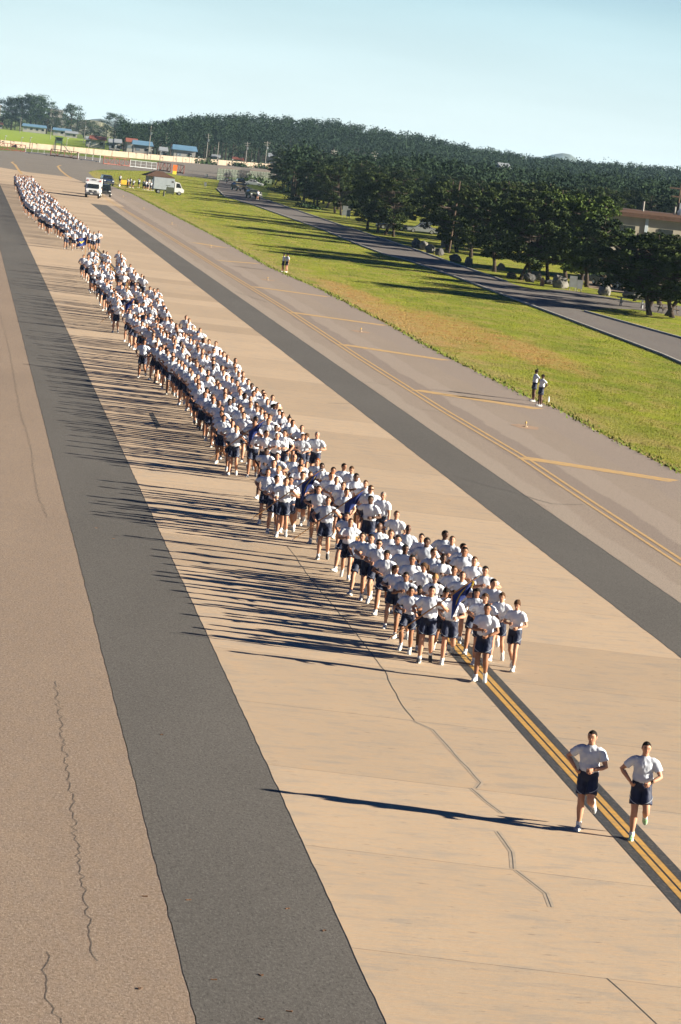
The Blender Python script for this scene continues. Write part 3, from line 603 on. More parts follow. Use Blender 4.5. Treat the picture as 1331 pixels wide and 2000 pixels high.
PEOPLE = "L,0.04,51.2,1.02,mlb,leadB;L,-0.84,51.55,1.04,mlb,leadA;F,-0.25,65.83,1.019,mtb,frontlead;F,-1.21,67.77,1.027,mlb,guidon;F,0.8,67.78,0.967,flnu,run;F,-0.69,67.86,1.007,mln,run;F,0.08,68.05,0.965,flnu,run;F,0.61,68.77,0.951,fln,run;F,-1.5,68.81,0.9,mtb,run;F,-0.64,69.25,0.916,ftbu,run;F,0.13,69.42,0.921,ftbu,run;F,-1.21,69.47,0.9,mdb,run;F,0.73,70.59,1.001,mlb,run;F,-1.36,70.61,0.95,mtb,run;F,-0,70.88,1.005,mln,run;F,-0.56,71.37,0.924,flyu,run;F,0,71.99,0.987,mtn,run;F,-1.37,72.36,0.923,flnp,run;F,-0.66,72.47,0.959,flnp,run;F,0.83,72.48,0.989,mlb,run;F,-0.85,73.22,1.012,mtb,run;F,0.02,73.98,0.987,mdb,run;F,-1.34,74.18,0.964,ftbu,run;F,0.88,74.33,0.987,mln,run;F,-0.09,74.77,1.029,mln,run;F,-0.78,74.99,1.005,mdb,run;F,0.82,75.56,1.023,mtb,run;F,-1.34,75.63,0.991,mlbs,run;F,-0.01,76.46,1.023,mdb,run;F,-1.43,76.49,0.995,mlb,run;F,-0.72,76.6,1.028,mlb,run;F,1.04,77.05,0.975,mtb,run;F,-1.54,77.27,0.984,mlb,run;F,0.88,77.81,0.982,mln,run;F,-0.74,77.83,1.013,mln,run;F,0.12,78.1,0.991,mlb,run;F,-0.94,78.64,1.027,md0,run;F,-0.17,78.76,1.028,md0,run;F,0.86,78.93,1.009,mdb,run;F,-1.52,80.03,0.983,mln,run;F,-1.4,81.34,0.979,mlb,run;F,0.04,82.27,0.986,mln,run;S,-1.72,83.51,1.026,mln,guidon2;S,-0.27,85.26,1.008,mdb,run;S,-0.9,86.05,1.026,mlb,run;S,0.22,86.36,0.992,mlr,run;S,-1.6,86.69,0.975,mln,run;S,-0.01,87.49,1.017,mlns,run;S,-2.47,87.5,1.016,mln,guidon;S,-2.67,88.24,1.012,mln,run;S,-0.68,88.37,1.007,mln,run;S,-2.2,88.59,0.994,mtb,run;S,-0.78,89.28,0.995,mln,run;S,0.13,89.5,0.986,mln,run;S,-1.76,89.58,1.029,mlb,run;S,-0.85,90.07,1.018,mlg,run;S,-2.72,90.24,0.975,mln,run;S,-0.08,90.24,1.028,mdb,run;S,-1.45,90.34,0.976,mln,run;S,-2.35,90.81,0.992,mly,run;S,-2.37,91.86,1.02,mln,run;S,-1.57,91.98,0.978,mlb,run;S,-0.53,92.19,0.976,mtb,run;S,-0.79,92.87,1.021,mdb,run;S,-1.42,93.26,1.014,mtn,run;S,0.2,93.32,0.985,mln,run;S,-0.83,93.67,1.016,mlg,run;S,0.04,94.08,0.978,mtb,run;S,-1.99,94.51,1.001,mlb,run;S,-1.42,95.01,1.001,ml0,run;S,-2.14,96.36,0.992,mdb,run;T,-1.35,100.99,1.0,mlr,run;T,-1.63,101.86,1.008,mln,run;T,-1.94,102.5,0.988,mtbh,run;T,-0.94,102.5,0.998,mlb,run;T,-2.59,102.52,0.977,mly,guidon3;T,-0.32,102.55,0.958,flnu,run;T,0.19,102.73,0.999,mlr,run;T,-2.66,103.31,1.027,mlb,run;T,-0.07,103.43,0.921,fln,run;T,-0.15,104.39,1.01,mln,run;T,-1.77,104.72,0.997,mtn,run;T,-1,104.84,0.978,mdb,run;T,-0.35,105.77,1.027,mtb,run;T,-2.74,105.8,0.994,mtb,run;T,-1.14,106.2,1.03,mlg,run;T,-1.53,106.77,1.004,mdb,run;T,-1.88,107.36,1.029,mlb,run;T,-2.67,107.49,0.995,mtb,run;T,-0.92,107.56,1.025,mln,run;T,-1.01,108.43,1.013,mln,run;T,-0.15,108.7,0.955,flbU,run;T,-2.49,109.41,1.004,mlb,run;T,-0.31,109.47,0.982,mtn,run;T,-1.75,109.79,0.994,mln,run;T,-0.98,110.34,0.983,mln,run;T,-1.06,111.13,0.979,mln,run;T,-1.71,111.14,0.98,mln,run;T,-2.47,111.37,1.018,mt0,run;T,-2.01,111.8,1.027,mdb,run;T,-0.17,111.84,0.917,flbu,run;T,-1.18,112.26,1.026,mln,run;T,-2.56,112.57,0.981,mlg,run;T,-0.17,112.64,1.002,mln,run;T,-0.92,112.95,0.985,mtbh,run;T,-0.21,113.48,0.961,fdbp,run;T,-2.49,113.83,1.016,mln,run;T,-0.36,114.25,0.984,mln,run;T,-1.62,114.47,0.977,mdb,run;T,-2.71,114.55,1.019,mtb,run;T,-0.96,114.94,0.994,ml0,run;T,-1.91,115.14,1.022,mln,run;T,-1.08,116.08,1.009,mdb,run;T,0.02,116.47,0.978,mln,run;T,-1.78,116.69,1.02,mln,run;T,-1.16,117.03,1.025,mln,run;T,-0.2,117.19,0.992,mlns,run;T,-2.41,117.48,0.96,ftbu,run;T,-0.58,117.73,1.005,mtb,run;T,-2.67,118.17,1.0,mln,run;T,-0.17,118.22,0.992,mlb,run;T,-1.05,118.62,1.023,mln,run;T,-1.82,118.82,1.013,mln,run;T,-0.29,119.44,1.009,mtb,run;T,-2.58,119.59,1.012,mtb,run;T,-0.39,120.39,1.028,mdb,run;T,-1.75,120.72,1.018,mtb,run;T,-2.56,121.32,0.989,mln,run;T,-0.87,121.44,1.018,mlb,run;T,-2.41,122.25,1.005,mln,run;T,-0.34,122.63,1.029,mlb,run;T,-1.95,122.71,1.018,mlb,run;T,-0.89,123.59,0.99,mtb,run;T,-0.4,124.09,0.996,mln,run;T,-1.06,124.35,0.98,mln,run;T,-2.47,124.61,0.976,mln,run;T,-1.75,125.44,0.995,mln,run;T,-2.46,125.97,1.007,mtb,run;T,-0.42,126.06,0.997,mtb,run;T,-1.96,126.17,1.028,mlb,run;T,-1,126.58,0.994,mln,run;T,-0.18,126.77,0.983,mln,run;T,-2.6,127.02,1.011,mlb,run;T,-1.94,127.33,1.029,mln,run;T,-0.93,128.31,1.002,mln,run;T,-2.61,128.73,1.027,mln,run;T,-1.24,128.95,1.022,mdb,run;T,-0.24,129.25,0.991,mln,run;T,-1.86,129.48,1.013,mln,run;T,-2.59,130.77,0.991,mlb,run;T,-1.82,130.88,1.023,mln,run;T,-1.07,131.19,1.03,mlb,run;T,-2.79,131.51,1.013,mtb,run;T,-0.09,131.58,1.001,mtb,run;T,-2.02,131.62,1.021,mdb,run;T,0.03,133.07,1.015,mtb,run;T,-2.68,133.49,1.017,mln,run;T,-2.02,133.59,0.994,mlb,run;T,-0.84,133.78,1.0,mln,run;T,-0.21,133.78,1.002,mln,run;T,-1.3,134.18,1.001,mln,run;T,-2.81,134.27,1.002,mln,run;T,-1.03,134.95,0.983,mlb,run;T,-0.12,134.96,1.0,mlb,run;T,-0.21,136.03,1.029,mlb,run;T,-2.02,136.28,1.021,mlb,run;T,-2.74,136.34,0.99,mtb,run;T,-1.12,136.66,1.027,mln,run;T,-2.98,137.04,0.982,mtb,run;T,-1.22,137.64,1.021,mtn,run;T,-2.81,137.79,1.014,mln,run;T,-0.21,138.02,0.991,mln,run;T,-1.86,138.24,1.016,ml0,run;T,-3.04,138.7,1.017,mln,run;T,-0.44,138.73,1.021,mlns,run;T,-3.58,139.13,1.012,mtb,run;T,-2.17,139.47,0.994,mln,run;T,-1.8,140.59,1.01,mdb,run;T,-1.03,140.66,0.984,mtb,run;T,-1.99,141.33,1.019,mln,run;T,-2.78,141.95,0.995,mlb,run;T,-1.05,142.67,1.004,mln,run;T,-0,142.97,1.015,mln,run;T,-1.98,143.06,1.011,mln,run;T,-2.9,143.45,0.978,mln,run;T,-0.24,143.68,1.015,mln,run;T,-1.12,144.01,1.003,mln,run;T,-0.43,144.94,1.013,mdb,run;T,-2.79,145.05,0.987,mln,run;T,-1.79,145.3,0.988,mlb,run;T,-2.06,145.99,1.007,mln,run;T,-2.18,147.13,1.009,mln,run;T,-1.09,147.26,0.984,mln,run;T,-1.45,147.83,1.015,mdb,run;T,-1.15,148.49,0.977,mln,run;T,-0.33,149.17,1.009,mlnc,run;T,-2.13,149.61,0.996,mln,run;T,-2.72,149.82,1.001,mtbh,run;T,-1.3,150.72,1.01,mlg,run;T,-2.06,151.59,1.001,mlb,run;T,-2.71,151.71,0.977,mln,run;T,-0.02,152.42,0.998,mln,run;T,-2.91,152.45,1.01,mln,run;T,-1.18,152.94,1.018,mtb,run;T,-0.32,153.07,1.012,mln,run;T,-2.06,153.54,0.977,mln,run;T,-0.44,155.07,1.007,ml0,run;T,-2.87,155.51,1.013,mlb,run;T,-3,156.35,0.987,mln,run;T,-1.17,156.51,1.005,mtb,run;T,-3.04,157.46,1.011,mtn,run;T,-1.85,157.77,0.926,ftbp,run;T,-0.16,157.99,1.018,mln,run;T,-2.36,158.93,0.992,mtb,run;T,-1.25,158.93,1.009,mln,run;T,-1.03,159.66,0.98,mln,run;T,-2.02,160.29,0.985,mlb,run;T,-3.06,161.53,0.999,mlb,run;T,-0.06,161.54,0.984,mln,run;T,-0.74,166.64,0.977,mtb,run;T,-1.54,167.04,0.998,mln,run;T,-2.55,167.27,0.975,mln,run;Q,-3.38,167.59,1.001,mln,guidon4;T,-2.22,167.9,1.025,mln,run;T,-0.78,168.3,0.996,mlnc,run;T,-1.46,169.65,0.99,mln,run;T,-1.77,170.29,0.997,mtb,run;Q,-2.34,171.13,1.006,mtb,run;T,-0.59,172.23,1.021,mtb,run;Q,-3.18,172.28,1.008,mln,run;T,-0.81,173.13,0.981,mln,run;Q,-3.08,175.21,0.983,mlb,run;Q,-3.25,175.97,0.995,mtb,run;Q,-1.37,176.92,0.987,mln,run;Q,-0.6,177.54,0.922,ftbp,run;Q,-2.99,178.22,1.01,mlb,run;Q,-1.12,179.02,0.999,mlb,run;Q,-0.38,179.12,1.001,mln,run;Q,-1.31,179.77,0.996,mln,run;Q,-2.98,179.98,1.02,mtb,run;Q,-2.12,181.79,1.008,mln,run;Q,-0.45,181.79,0.991,mln,run;Q,-3.02,182.79,0.998,mlb,run;Q,-1.27,182.85,1.024,mdb,run;Q,-0.39,184.04,1.029,mln,run;Q,-1.46,184.08,1.01,mln,run;Q,-2.07,184.62,1.028,mln,run;Q,-2.27,185.35,1.028,mln,run;Q,-3.13,186.19,1.02,mln,run;Q,0.08,187.56,0.942,flbp,run;Q,-0.37,187.97,0.991,mln,run;Q,-1.26,188.16,0.983,mln,run;Q,-2.9,189.18,1.028,mln,run;Q,-2.09,189.72,1.006,mln,run;Q,-1.18,190.06,1.009,mtb,run;Q,-3.01,191.18,1.007,mln,run;Q,-3.19,193.49,0.994,mdb,run;Q,-0.08,199.75,0.981,mdb,run;Q,-2.21,200.81,1.028,mln,run;Q,-2.75,201.45,0.996,mln,run;Q,-1.24,202.31,0.994,mdb,run;Q,-0.06,202.41,0.975,mln,run;Q,-0.43,202.96,1.024,mtb,run;Q,-3.14,203.21,0.989,mtb,run;Q,-2.19,204.51,1.008,mln,run;Q,-3.15,204.85,1.018,mtb,run;Q,-2.69,205.53,0.99,mtb,run;Q,-0.39,206,1.004,mln,run;Q,-1.89,207.08,1.016,mtb,run;Q,-0.25,207.64,1.029,mln,run;Q,-1.1,208.18,0.993,mln,run;Q,-3.01,208.25,1.026,mlb,run;Q,-2.15,208.97,1.01,mln,run;Q,-1.05,210.38,0.998,mln,run;Q,-2.89,212.34,0.99,mtb,run;Q,-2,212.66,1.001,mlb,run;Q,-0.97,214.27,1.002,mtb,run;Q,-2.03,215.15,1.008,mtb,run;Q,-0.09,215.71,0.989,mtb,run;Q,-0.51,216.65,1.008,mtb,run;Q,-3.02,216.74,1.02,mln,run;Q,-0.52,219.34,1.025,mtb,run;Q,-3.17,221.15,1.004,mln,run;Q,-2.79,221.96,1.018,mln,run;Q,-2.34,222.62,0.976,mln,run;Q,-1.35,223.4,0.991,mtb,run;Q,-0.29,223.95,0.992,mlb,run;Q,-0.3,224.78,1.028,mln,run;Q,-2.09,227.02,0.991,mln,run;Q,-1.05,230.3,1.029,mln,run;Q,-0.01,230.77,1.017,mln,run;Q,-2.14,232.72,1.009,mdb,run;Q,-1.81,233.34,0.999,mln,run;Q,-1.14,233.99,0.984,mdb,run;Q,0.12,236.44,0.981,mln,run"
ORD = 'zeroth first second third fourth fifth sixth seventh eighth ninth tenth eleventh twelfth thirteenth fourteenth fifteenth sixteenth seventeenth eighteenth nineteenth twentieth'.split()
def ordw(n):
    if n <= 20: return ORD[n]
    t = ['', '', 'twenty', 'thirty', 'forty', 'fifty', 'sixty'][n//10]
    return (t + '-' + ORD[n % 10]) if n % 10 else {30: 'thirtieth', 40: 'fortieth', 50: 'fiftieth', 60: 'sixtieth'}[n]
FORM = {'F': 'lead formation', 'S': 'second formation', 'T': 'long third formation', 'Q': 'fourth formation'}
HN = {'b': 'black haired', 'n': 'brown haired', 'y': 'blond', 'g': 'ginger haired', 'r': 'grey haired', '0': 'bald'}
def describe(code):
    sex, sk, h, ex = code[0], code[1], code[2], code[3:]
    d = {'d': 'dark skinned ', 't': 'tan ', 'l': ''}[sk] + HN[h] + (' woman' if sex == 'f' else ' man')
    if 's' in ex: d += ' in sunglasses'
    if 'c' in ex: d = d.replace(HN[h], 'capped')
    return d
SPECIAL = {'leadA': 'dark haired man in grey tee running ahead on the centre line, looking aside', 'leadB': 'stocky man with wristwatch running ahead, at the right edge of the photo',
 'frontlead': 'man out in front of the lead formation with both fists at his belly', 'guidonF': 'man at the front of the lead formation holding the flag pole slantwise', 'guidonS': 'man in the second formation holding the pole of the blue lettered flag',
 'guidon2': 'man jogging ahead of the second formation, holding a slanted pole, head bowed', 'guidon3': 'blond man at the front of the third formation with a slanted flag pole', 'guidon4': 'man with a slanted flag pole at the front left of the fourth formation'}
ppl = [q.split(',') for q in PEOPLE.split(';')]
RUN = ['stanceR', 'stanceL', 'reachR', 'reachL', 'kneeR', 'kneeL', 'easyR', 'easyL', 'highR', 'highL']
cnt = {}; pr = random.Random(4); FILEW = {'F': (-1.75, .56), 'S': (-2.75, .6), 'T': (-3.6, .62), 'Q': (-3.4, .72)}
BEARERS = {}
for fm, x, y, sc, code, tp in ppl:
    x, y, sc = float(x), float(y), float(sc)
    sex, sk, h, ex = code[0], code[1], code[2], code[3:]
    grp = {'L': 'leading runners', 'F': 'runners of the lead formation', 'S': 'runners of the second formation', 'T': 'runners of the third formation', 'Q': 'runners of the fourth formation'}[fm]
    if tp == 'run':
        k = int(max(0, (x-FILEW[fm][0])/FILEW[fm][1])); cnt[(fm, k)] = cnt.get((fm, k), 0)+1
        lb = f"{describe(code)}, {ordw(cnt[(fm, k)])} from front, {ordw(k+1)} file from left, {FORM[fm]}"
        pose = 'wipe' if 'h' in ex else pr.choice(RUN)
        r = pr.random()
        if 'h' not in ex and r < .07: pose = 'lookside'
        elif 'h' not in ex and r < .13: pose = 'headdown'
        if sex == 'f' and r > .55 and 'h' not in ex: pose = 'opens'
        if fm == 'S' and h == 'r': pose = 'stride'
    else:
        key = tp + (fm if tp == 'guidon' else ''); lb = SPECIAL[key]; pose = 'guidon' if tp.startswith('guidon') else tp
    sh = pr.choice([None, None, SHOEW, SHOEG, SHOEG, SHOEB]) if fm != 'L' else (SHOEG if tp == 'leadA' else SHOEN)
    if tp == 'guidon' and fm == 'F': sh = SHOEB
    if tp == 'frontlead': sh = SHOEW
    rz = -.29 + (pr.gauss(0, .11) if fm != 'L' else (-.06 if tp == 'leadA' else .10))
    if pose == 'guidon': rz = -.2
    t = person((x, y, .009), rz, sc, pose, sex, sk, h, lb, grp, ex, sh, socks=(fm in 'LFS'))
    if pose == 'headdown': pass
    if pose == 'guidon': BEARERS[tp + (fm if tp == 'guidon' else '')] = t
    if tp == 'leadB':
        el, wr = figure('leadB', 'm')['wr'][1]; b = MB(); d = (wr-el).normalized()
        b.tube([wr-d*.045, wr-d*.012], .034, 10); b.ball(wr-d*.03+V((.02, -.022, .012)), .017, 8); b.build('wristwatch', DARKF, t)
# ------------------------------------------------------------------ flags carried by the bearers
WOODP = mat('pole_wood', (.42, .22, .08), (.33, .16, .055), 20, .5); CHROME = mat('pole_tip', (.75, .75, .72), rough=.25, metal=1)
FLAGB = mat('flag_blue', (.008, .02, .13), (.012, .035, .2), 6, .6); FLAGS = mat('flag_bright_blue', (.01, .09, .42), rough=.6); GOLD = mat('flag_gold', (.55, .38, .04), rough=.6)
def text_mesh(s, size, depth=.002):
    cu = bpy.data.curves.new('t', 'FONT'); cu.body = s; cu.size = size; cu.extrude = depth; cu.align_x = 'CENTER'; cu.align_y = 'CENTER'
    o = bpy.data.objects.new('t', cu); COL.objects.link(o); dg = bpy.context.evaluated_depsgraph_get()
    me = bpy.data.meshes.new_from_object(o.evaluated_get(dg)); bpy.data.objects.remove(o); bpy.data.curves.remove(cu); return me
def guidon(bearer, label, style, extend=1.0):
    sc = bearer.scale[0]; rz = bearer.rotation_euler.z
    loc = bearer.location; Mx = Matrix.Rotation(rz, 3, 'Z')
    F = figure('guidon', 'm'); (e1, w1), (e2, w2) = F['wr']
    h1 = w1 + (w1-e1).normalized()*.075 + V((.03, -.015, .01)); h2 = w2 + (w2-e2).normalized()*.07 + V((-.01, .0, .0))
    d = (h2-h1).normalized(); A = h1 - d*.80*extend; Bt = h2 + d*1.0
    t = thing('flag_pole', label, 'flag', loc, rz, 'flags carried by the runners'); t.scale = (sc, sc, sc)
    b = MB(); b.tube([A, A.lerp(Bt, .5), Bt], [.011, .0165, .0145], 8); b.build('pole', WOODP, t)
    b = MB(); b.tube([A-d*.07, A+d*.01], [.004, .013], 8); b.build('ferrule', CHROME, t); b = MB(); b.tube([Bt, Bt+d*.02, Bt+d*.05, Bt+d*.10], [.016, .016, .026, .006], 8); b.build('finial', CHROME, t)
    # cloth hanging from the last 0.72 m of the pole
    nu, nv = 14, 12; L = .64; G_ = []
    dn = V((0, 0, -1)); o = V((0, 1, 0))
    def P(u, v):
        p = Bt - d*(L*(1-u)) ; k = v*(.60 - .25*u*(style != 'spread'))
        fold = .045*sin(u*7 + v*3.2)*v + .02*sin(u*15+v)*v
        q = p + dn*k*(.92+.08*u) + V((.16*v*(.5-u)-.05*v, 0, 0)) + o*(fold-.02*v)
        return q
    def notch(u): return 1 - .26*max(0, 1-abs(u-.5)*2.4)
    b = MB(); rows = [[P(i/nu, (j/nv)*notch(i/nu)) for j in range(nv+1)] for i in range(nu+1)]
    for i in range(nu):
        for j in range(nv):
            b.face([rows[i][j], rows[i+1][j], rows[i+1][j+1], rows[i][j+1]], 1 if style == 'trim' and i in (0,) and j > 5 else 0)
    fl = b.build('flag_cloth', [FLAGB, FLAGS], t, True)
    so_ = fl.modifiers.new('s', 'SOLIDIFY'); so_.thickness = .004; so_.offset = 0
    off = V((0, -.006, 0))
    if style in ('letters', 'trim'):
        tx = '8 MXS' if style == 'letters' else ''
        if tx:
            me = text_mesh(tx, .15); me.materials.append(GOLD)
            for v in me.vertices:          # lay the lettering on the cloth along its fly edge
                u, vv = .80 + v.co.y*.9, .45 - v.co.x/.62*.62; q = P(max(0, min(1, u)), max(0.02, min(.97, vv)))
                v.co = q + off + V((0, -v.co.z, 0))
            link('lettering', me, fl)
        else:
            b = MB()
            for v_ in (.22, .36, .50): b.ball(P(.93, v_)+off, (.032, .006, .035), 8)
            b.build('gold_mark', GOLD, fl)
        b = MB()
        for pts in ([(.30, .30), (.45, .20), (.62, .16), (.60, .22), (.46, .30), (.34, .36)], [(.30, .32), (.22, .42), (.20, .62), (.26, .58), (.31, .44), (.36, .36)]):
            b.face([P(*q)+off for q in pts]); b.face([P(*q)-off for q in pts])
        b.build('emblem', GOLD, fl)
    return t
guidon(BEARERS['guidonF'], 'dark blue flag with gold marks hanging from the slanted pole of the lead formation', 'trim')
guidon(BEARERS['guidonS'], 'dark blue flag with gold letters reading 8 MXS in the second formation', 'letters')
guidon(BEARERS['guidon2'], 'slanted pole with plain blue flag carried by the man ahead of the second formation', 'plain')
guidon(BEARERS['guidon3'], 'pole with hanging blue flag at the front of the third formation', 'plain')
guidon(BEARERS['guidon4'], 'pole with blue flag at the front left of the fourth formation', 'plain')
# banner streaming at the back left of the fourth formation
pb = ground(166, 500, 1.0); t = thing('flag_pole', 'upright pole with spread blue banner showing a gold bird, back of the fourth formation', 'flag', (pb.x, pb.y, 0), 0, 'flags carried by the runners')
b = MB(); b.tube([(0, 0, .9), (.05, 0, 2.5)], .02, 6); b.build('pole', WOODP, t)
b = MB(); f_ = lambda u, v: V((.05-.80*u, .07*sin(u*6+v), 2.45 - .22*u - v*.62))
for i in range(8):
    for j in range(4):
        nn = lambda u, v: f_(u*(1-.22*max(0, 1-abs(v-.5)*3)), v)
        b.face([nn(i/8, j/4), nn((i+1)/8, j/4), nn((i+1)/8, (j+1)/4), nn(i/8, (j+1)/4)])
fl = b.build('flag_cloth', FLAGB, t, True)
b = MB()
for pts in ([(.25, .35), (.5, .48), (.75, .3), (.62, .55), (.5, .68), (.38, .58)],): b.face([f_(*q)+V((0, -.03, 0)) for q in pts])
b.build('emblem', GOLD, fl)

# ------------------------------------------------------------------ more people
def pp_at(px, py, z=0): q = ground(px, py, z); return (q.x, q.y, .009)
EXTRA = [  # runners ahead of the last pack and bystanders: foot pixel, turn, scale, pose, sex, skin, hair, label, group, extra
 (128, 487, 0, 1, 'reachR', 'm', 't', 'b', 'black haired man leading the far pack at its front left', 'runners of the far pack', ''),
 (160, 486, 0, 1, 'kneeL', 'm', 't', 'b', 'black haired man jogging in front of the far pack, on the centre line', 'runners of the far pack', ''),
 (190, 489, 0, 1.02, 'stanceR', 'm', 'l', 'n', 'lone man jogging between the far pack and the fourth formation, right of the line', 'runners of the far pack', ''),
 (80, 447, 0, 1, 'stanceL', 'm', 'l', 'n', 'man jogging wide of the far pack at its left, carrying a short staff', 'runners of the far pack', ''),
 (60, 419, 0, 1, 'reachL', 'm', 'l', 'n', 'man jogging alone at the left edge of the far pack', 'runners of the far pack', ''),
 (115, 465, 0, .98, 'kneeR', 'f', 't', 'b', 'woman jogging just ahead of the far pack, second from its left', 'runners of the far pack', ''),
 (146, 480, 0, 1, 'stanceR', 'm', 'l', 'n', 'brown haired man at the front of the far pack beside its black haired leader', 'runners of the far pack', ''),
 (1041, 784, -1.45, .92, 'hipstand', 'f', 'd', 'b', 'woman with high hair bun standing at the grass edge watching the run', 'bystanders', 'U'),
 (1054, 793, -1.35, .90, 'hipstand', 'm', 'd', 'b', 'short haired bystander standing at the grass edge in front of the water bottle', 'bystanders', ''),
 (552, 531, -1.3, .93, 'hipstand', 'm', 't', 'b', 'left one of the two bystanders at the grass edge beyond the taxiway', 'bystanders', ''),
 (559, 532, -1.1, .95, 'stand', 'f', 'l', 'b', 'right one of the two bystanders at the grass edge beyond the taxiway', 'bystanders', 'u'),
 (249, 367, -.9, 1, 'stand', 'm', 'l', 'n', 'bystander beside the orange banner near the hut', 'bystanders by the hut', ''),
 (254, 366, -1.0, 1.02, 'stand', 'm', 'd', 'b', 'dark haired bystander just right of the orange banner near the hut', 'bystanders by the hut', ''),
 (260, 367.5, -.6, .93, 'hipstand', 'f', 't', 'b', 'smaller bystander alone between the banner and the hut group', 'bystanders by the hut', ''),
 (271, 366.5, -.4, 1.02, 'arms_up', 'm', 't', 'b', 'bystander with both hands at the face, left of the hut group', 'bystanders by the hut', ''),
 (280, 370.5, -.5, 1, 'stand', 'm', 'l', 'n', 'first bystander from the left in the group before the hut', 'bystanders by the hut', ''),
 (284, 371, -.3, 1, 'hipstand', 'm', 't', 'b', 'second bystander from the left in the group before the hut', 'bystanders by the hut', ''),
 (289, 371.5, -.6, .98, 'stand', 'm', 'l', 'n', 'third bystander from the left in the group before the hut', 'bystanders by the hut', ''),
 (294, 372.5, -.2, .95, 'hipstand', 'f', 'l', 'n', 'fourth bystander from the left in the group before the hut', 'bystanders by the hut', 'u'),
 (298.5, 372.5, -.5, 1, 'stand', 'm', 'd', 'b', 'bystander nearest the box truck in the group before the hut', 'bystanders by the hut', ''),
 (234, 359, -.5, 1, 'stand', 'm', 't', 'b', 'bystander left of the orange banner near the hut', 'bystanders by the hut', ''),
 (443, 360, .3, 1, 'reachR', 'm', 'l', 'n', 'lone jogger on the road by the wire fence', None, ''),
]
for px, py, rz, sc, pose, sex, sk, h, lb, grp, ex in EXTRA:
    person(pp_at(px, py), rz, sc, pose, sex, sk, h, lb, grp, ex, None, socks=False)
q = ground(1071.5, 785.5); b = MB(); b.tube([(0, 0, 0), (0, 0, .03), (0, 0, .19), (0, 0, .235), (0, 0, .25), (0, 0, .285)], [.036, .04, .04, .018, .019, .018], 10)
tag(b.build('water_bottle', mat('clear_plastic', (.75, .8, .82), rough=.2), loc=(q.x, q.y, .01)), 'small water bottle standing at the grass edge beside two bystanders', 'bottle')
q = ground(80, 447); b = MB(); b.tube([(-.75, -.2, .62), (.05, -.2, 1.2)], .018, 6); tag(b.build('staff', RUBBER, loc=(q.x, q.y, .01)), 'dark short staff held slantwise by the man left of the far pack', 'staff')
# the far pack: a crowd that reads as one mass
def crowd():
    lo = MB(); r = random.Random(8); mats = [SHIRTS[1], SHORT, SKIN['l'], SKIN['t'], HAIR['b'], HAIR['n'], SHOEG]
    def tiny(x, y, s, ph, sk, hr):
        Pz = lambda a, b_, c_: V((x+(a*.955+b_*.296)*s, y+(b_*.955-a*.296)*s, .009+c_*s))
        for sd in (-1, 1):
            f = ph*sd; kn = Pz(sd*.1, -.16*max(f, -.3), .52); an = Pz(sd*.09, .12-.2*f if f < 0 else -.05, .10+(.16 if f < 0 else 0))
            lo.tube([Pz(sd*.09, 0, .93), kn, an], [.08, .055, .04], 5, sk)
            lo.tube([Pz(sd*.09, 0, .95), Pz(sd*.09, 0, .9).lerp(kn, .65)], [.11, .12], 6, 1)
            lo.box(an + V((0, -.06*s, -.05*s)), (.08, .24, .09), 6)
            el = Pz(sd*.29, .06, 1.16); lo.tube([Pz(sd*.18, 0, 1.42), el], [.075, .05], 5, 0); lo.tube([el, Pz(sd*.13, -.24, 1.12)], [.042, .035], 5, sk)
        lo.loft([[Pz(a*cos(q), -.02+b_*sin(q), z) for q in (2*pi*j/8 for j in range(8))] for a, b_, z in ((.16, .11, .95), (.175, .125, 1.05), (.185, .12, 1.3), (.17, .1, 1.42), (.07, .06, 1.5))], 0)
        lo.loft([[Pz(a*cos(q), b_*sin(q), z) for q in (2*pi*j/8 for j in range(8))] for a, b_, z in ((.17, .12, .85), (.17, .12, 1.02))], 1)
        lo.ball(Pz(0, -.05, 1.61), (.078*s, .09*s, .115*s), 8, sk); lo.ball(Pz(0, -.03, 1.665), (.082*s, .092*s, .08*s), 8, hr)
    y = 268.0
    while y < 486:
        f = (y-268)/218
        xl, xr = (-3.6 - 1.3*f/.4) if f < .4 else (-4.9 + 1.0*(f-.4)/.6), -.05 - 1.0*min(1, f/.55)
        k = 4 if f < .3 else 5
        for i in range(k):
            if r.random() < .12: continue
            x = xl + (xr-xl)*(i+.5)/k + r.uniform(-.22, .22)
            if f < .12 and i == 0: continue
            tiny(x, y + r.uniform(-.8, .8), r.uniform(.94, 1.03), r.choice([-1, 1])*r.uniform(.5, 1.1), r.choice([2, 2, 3]), r.choice([4, 5]))
        y += r.uniform(2.2, 3.2)
    o = lo.build('crowd', mats, None, True); o['kind'] = 'stuff'; tag(o, 'far pack of runners in grey white tees and navy shorts at the end of the taxiway', 'crowd')
crowd()

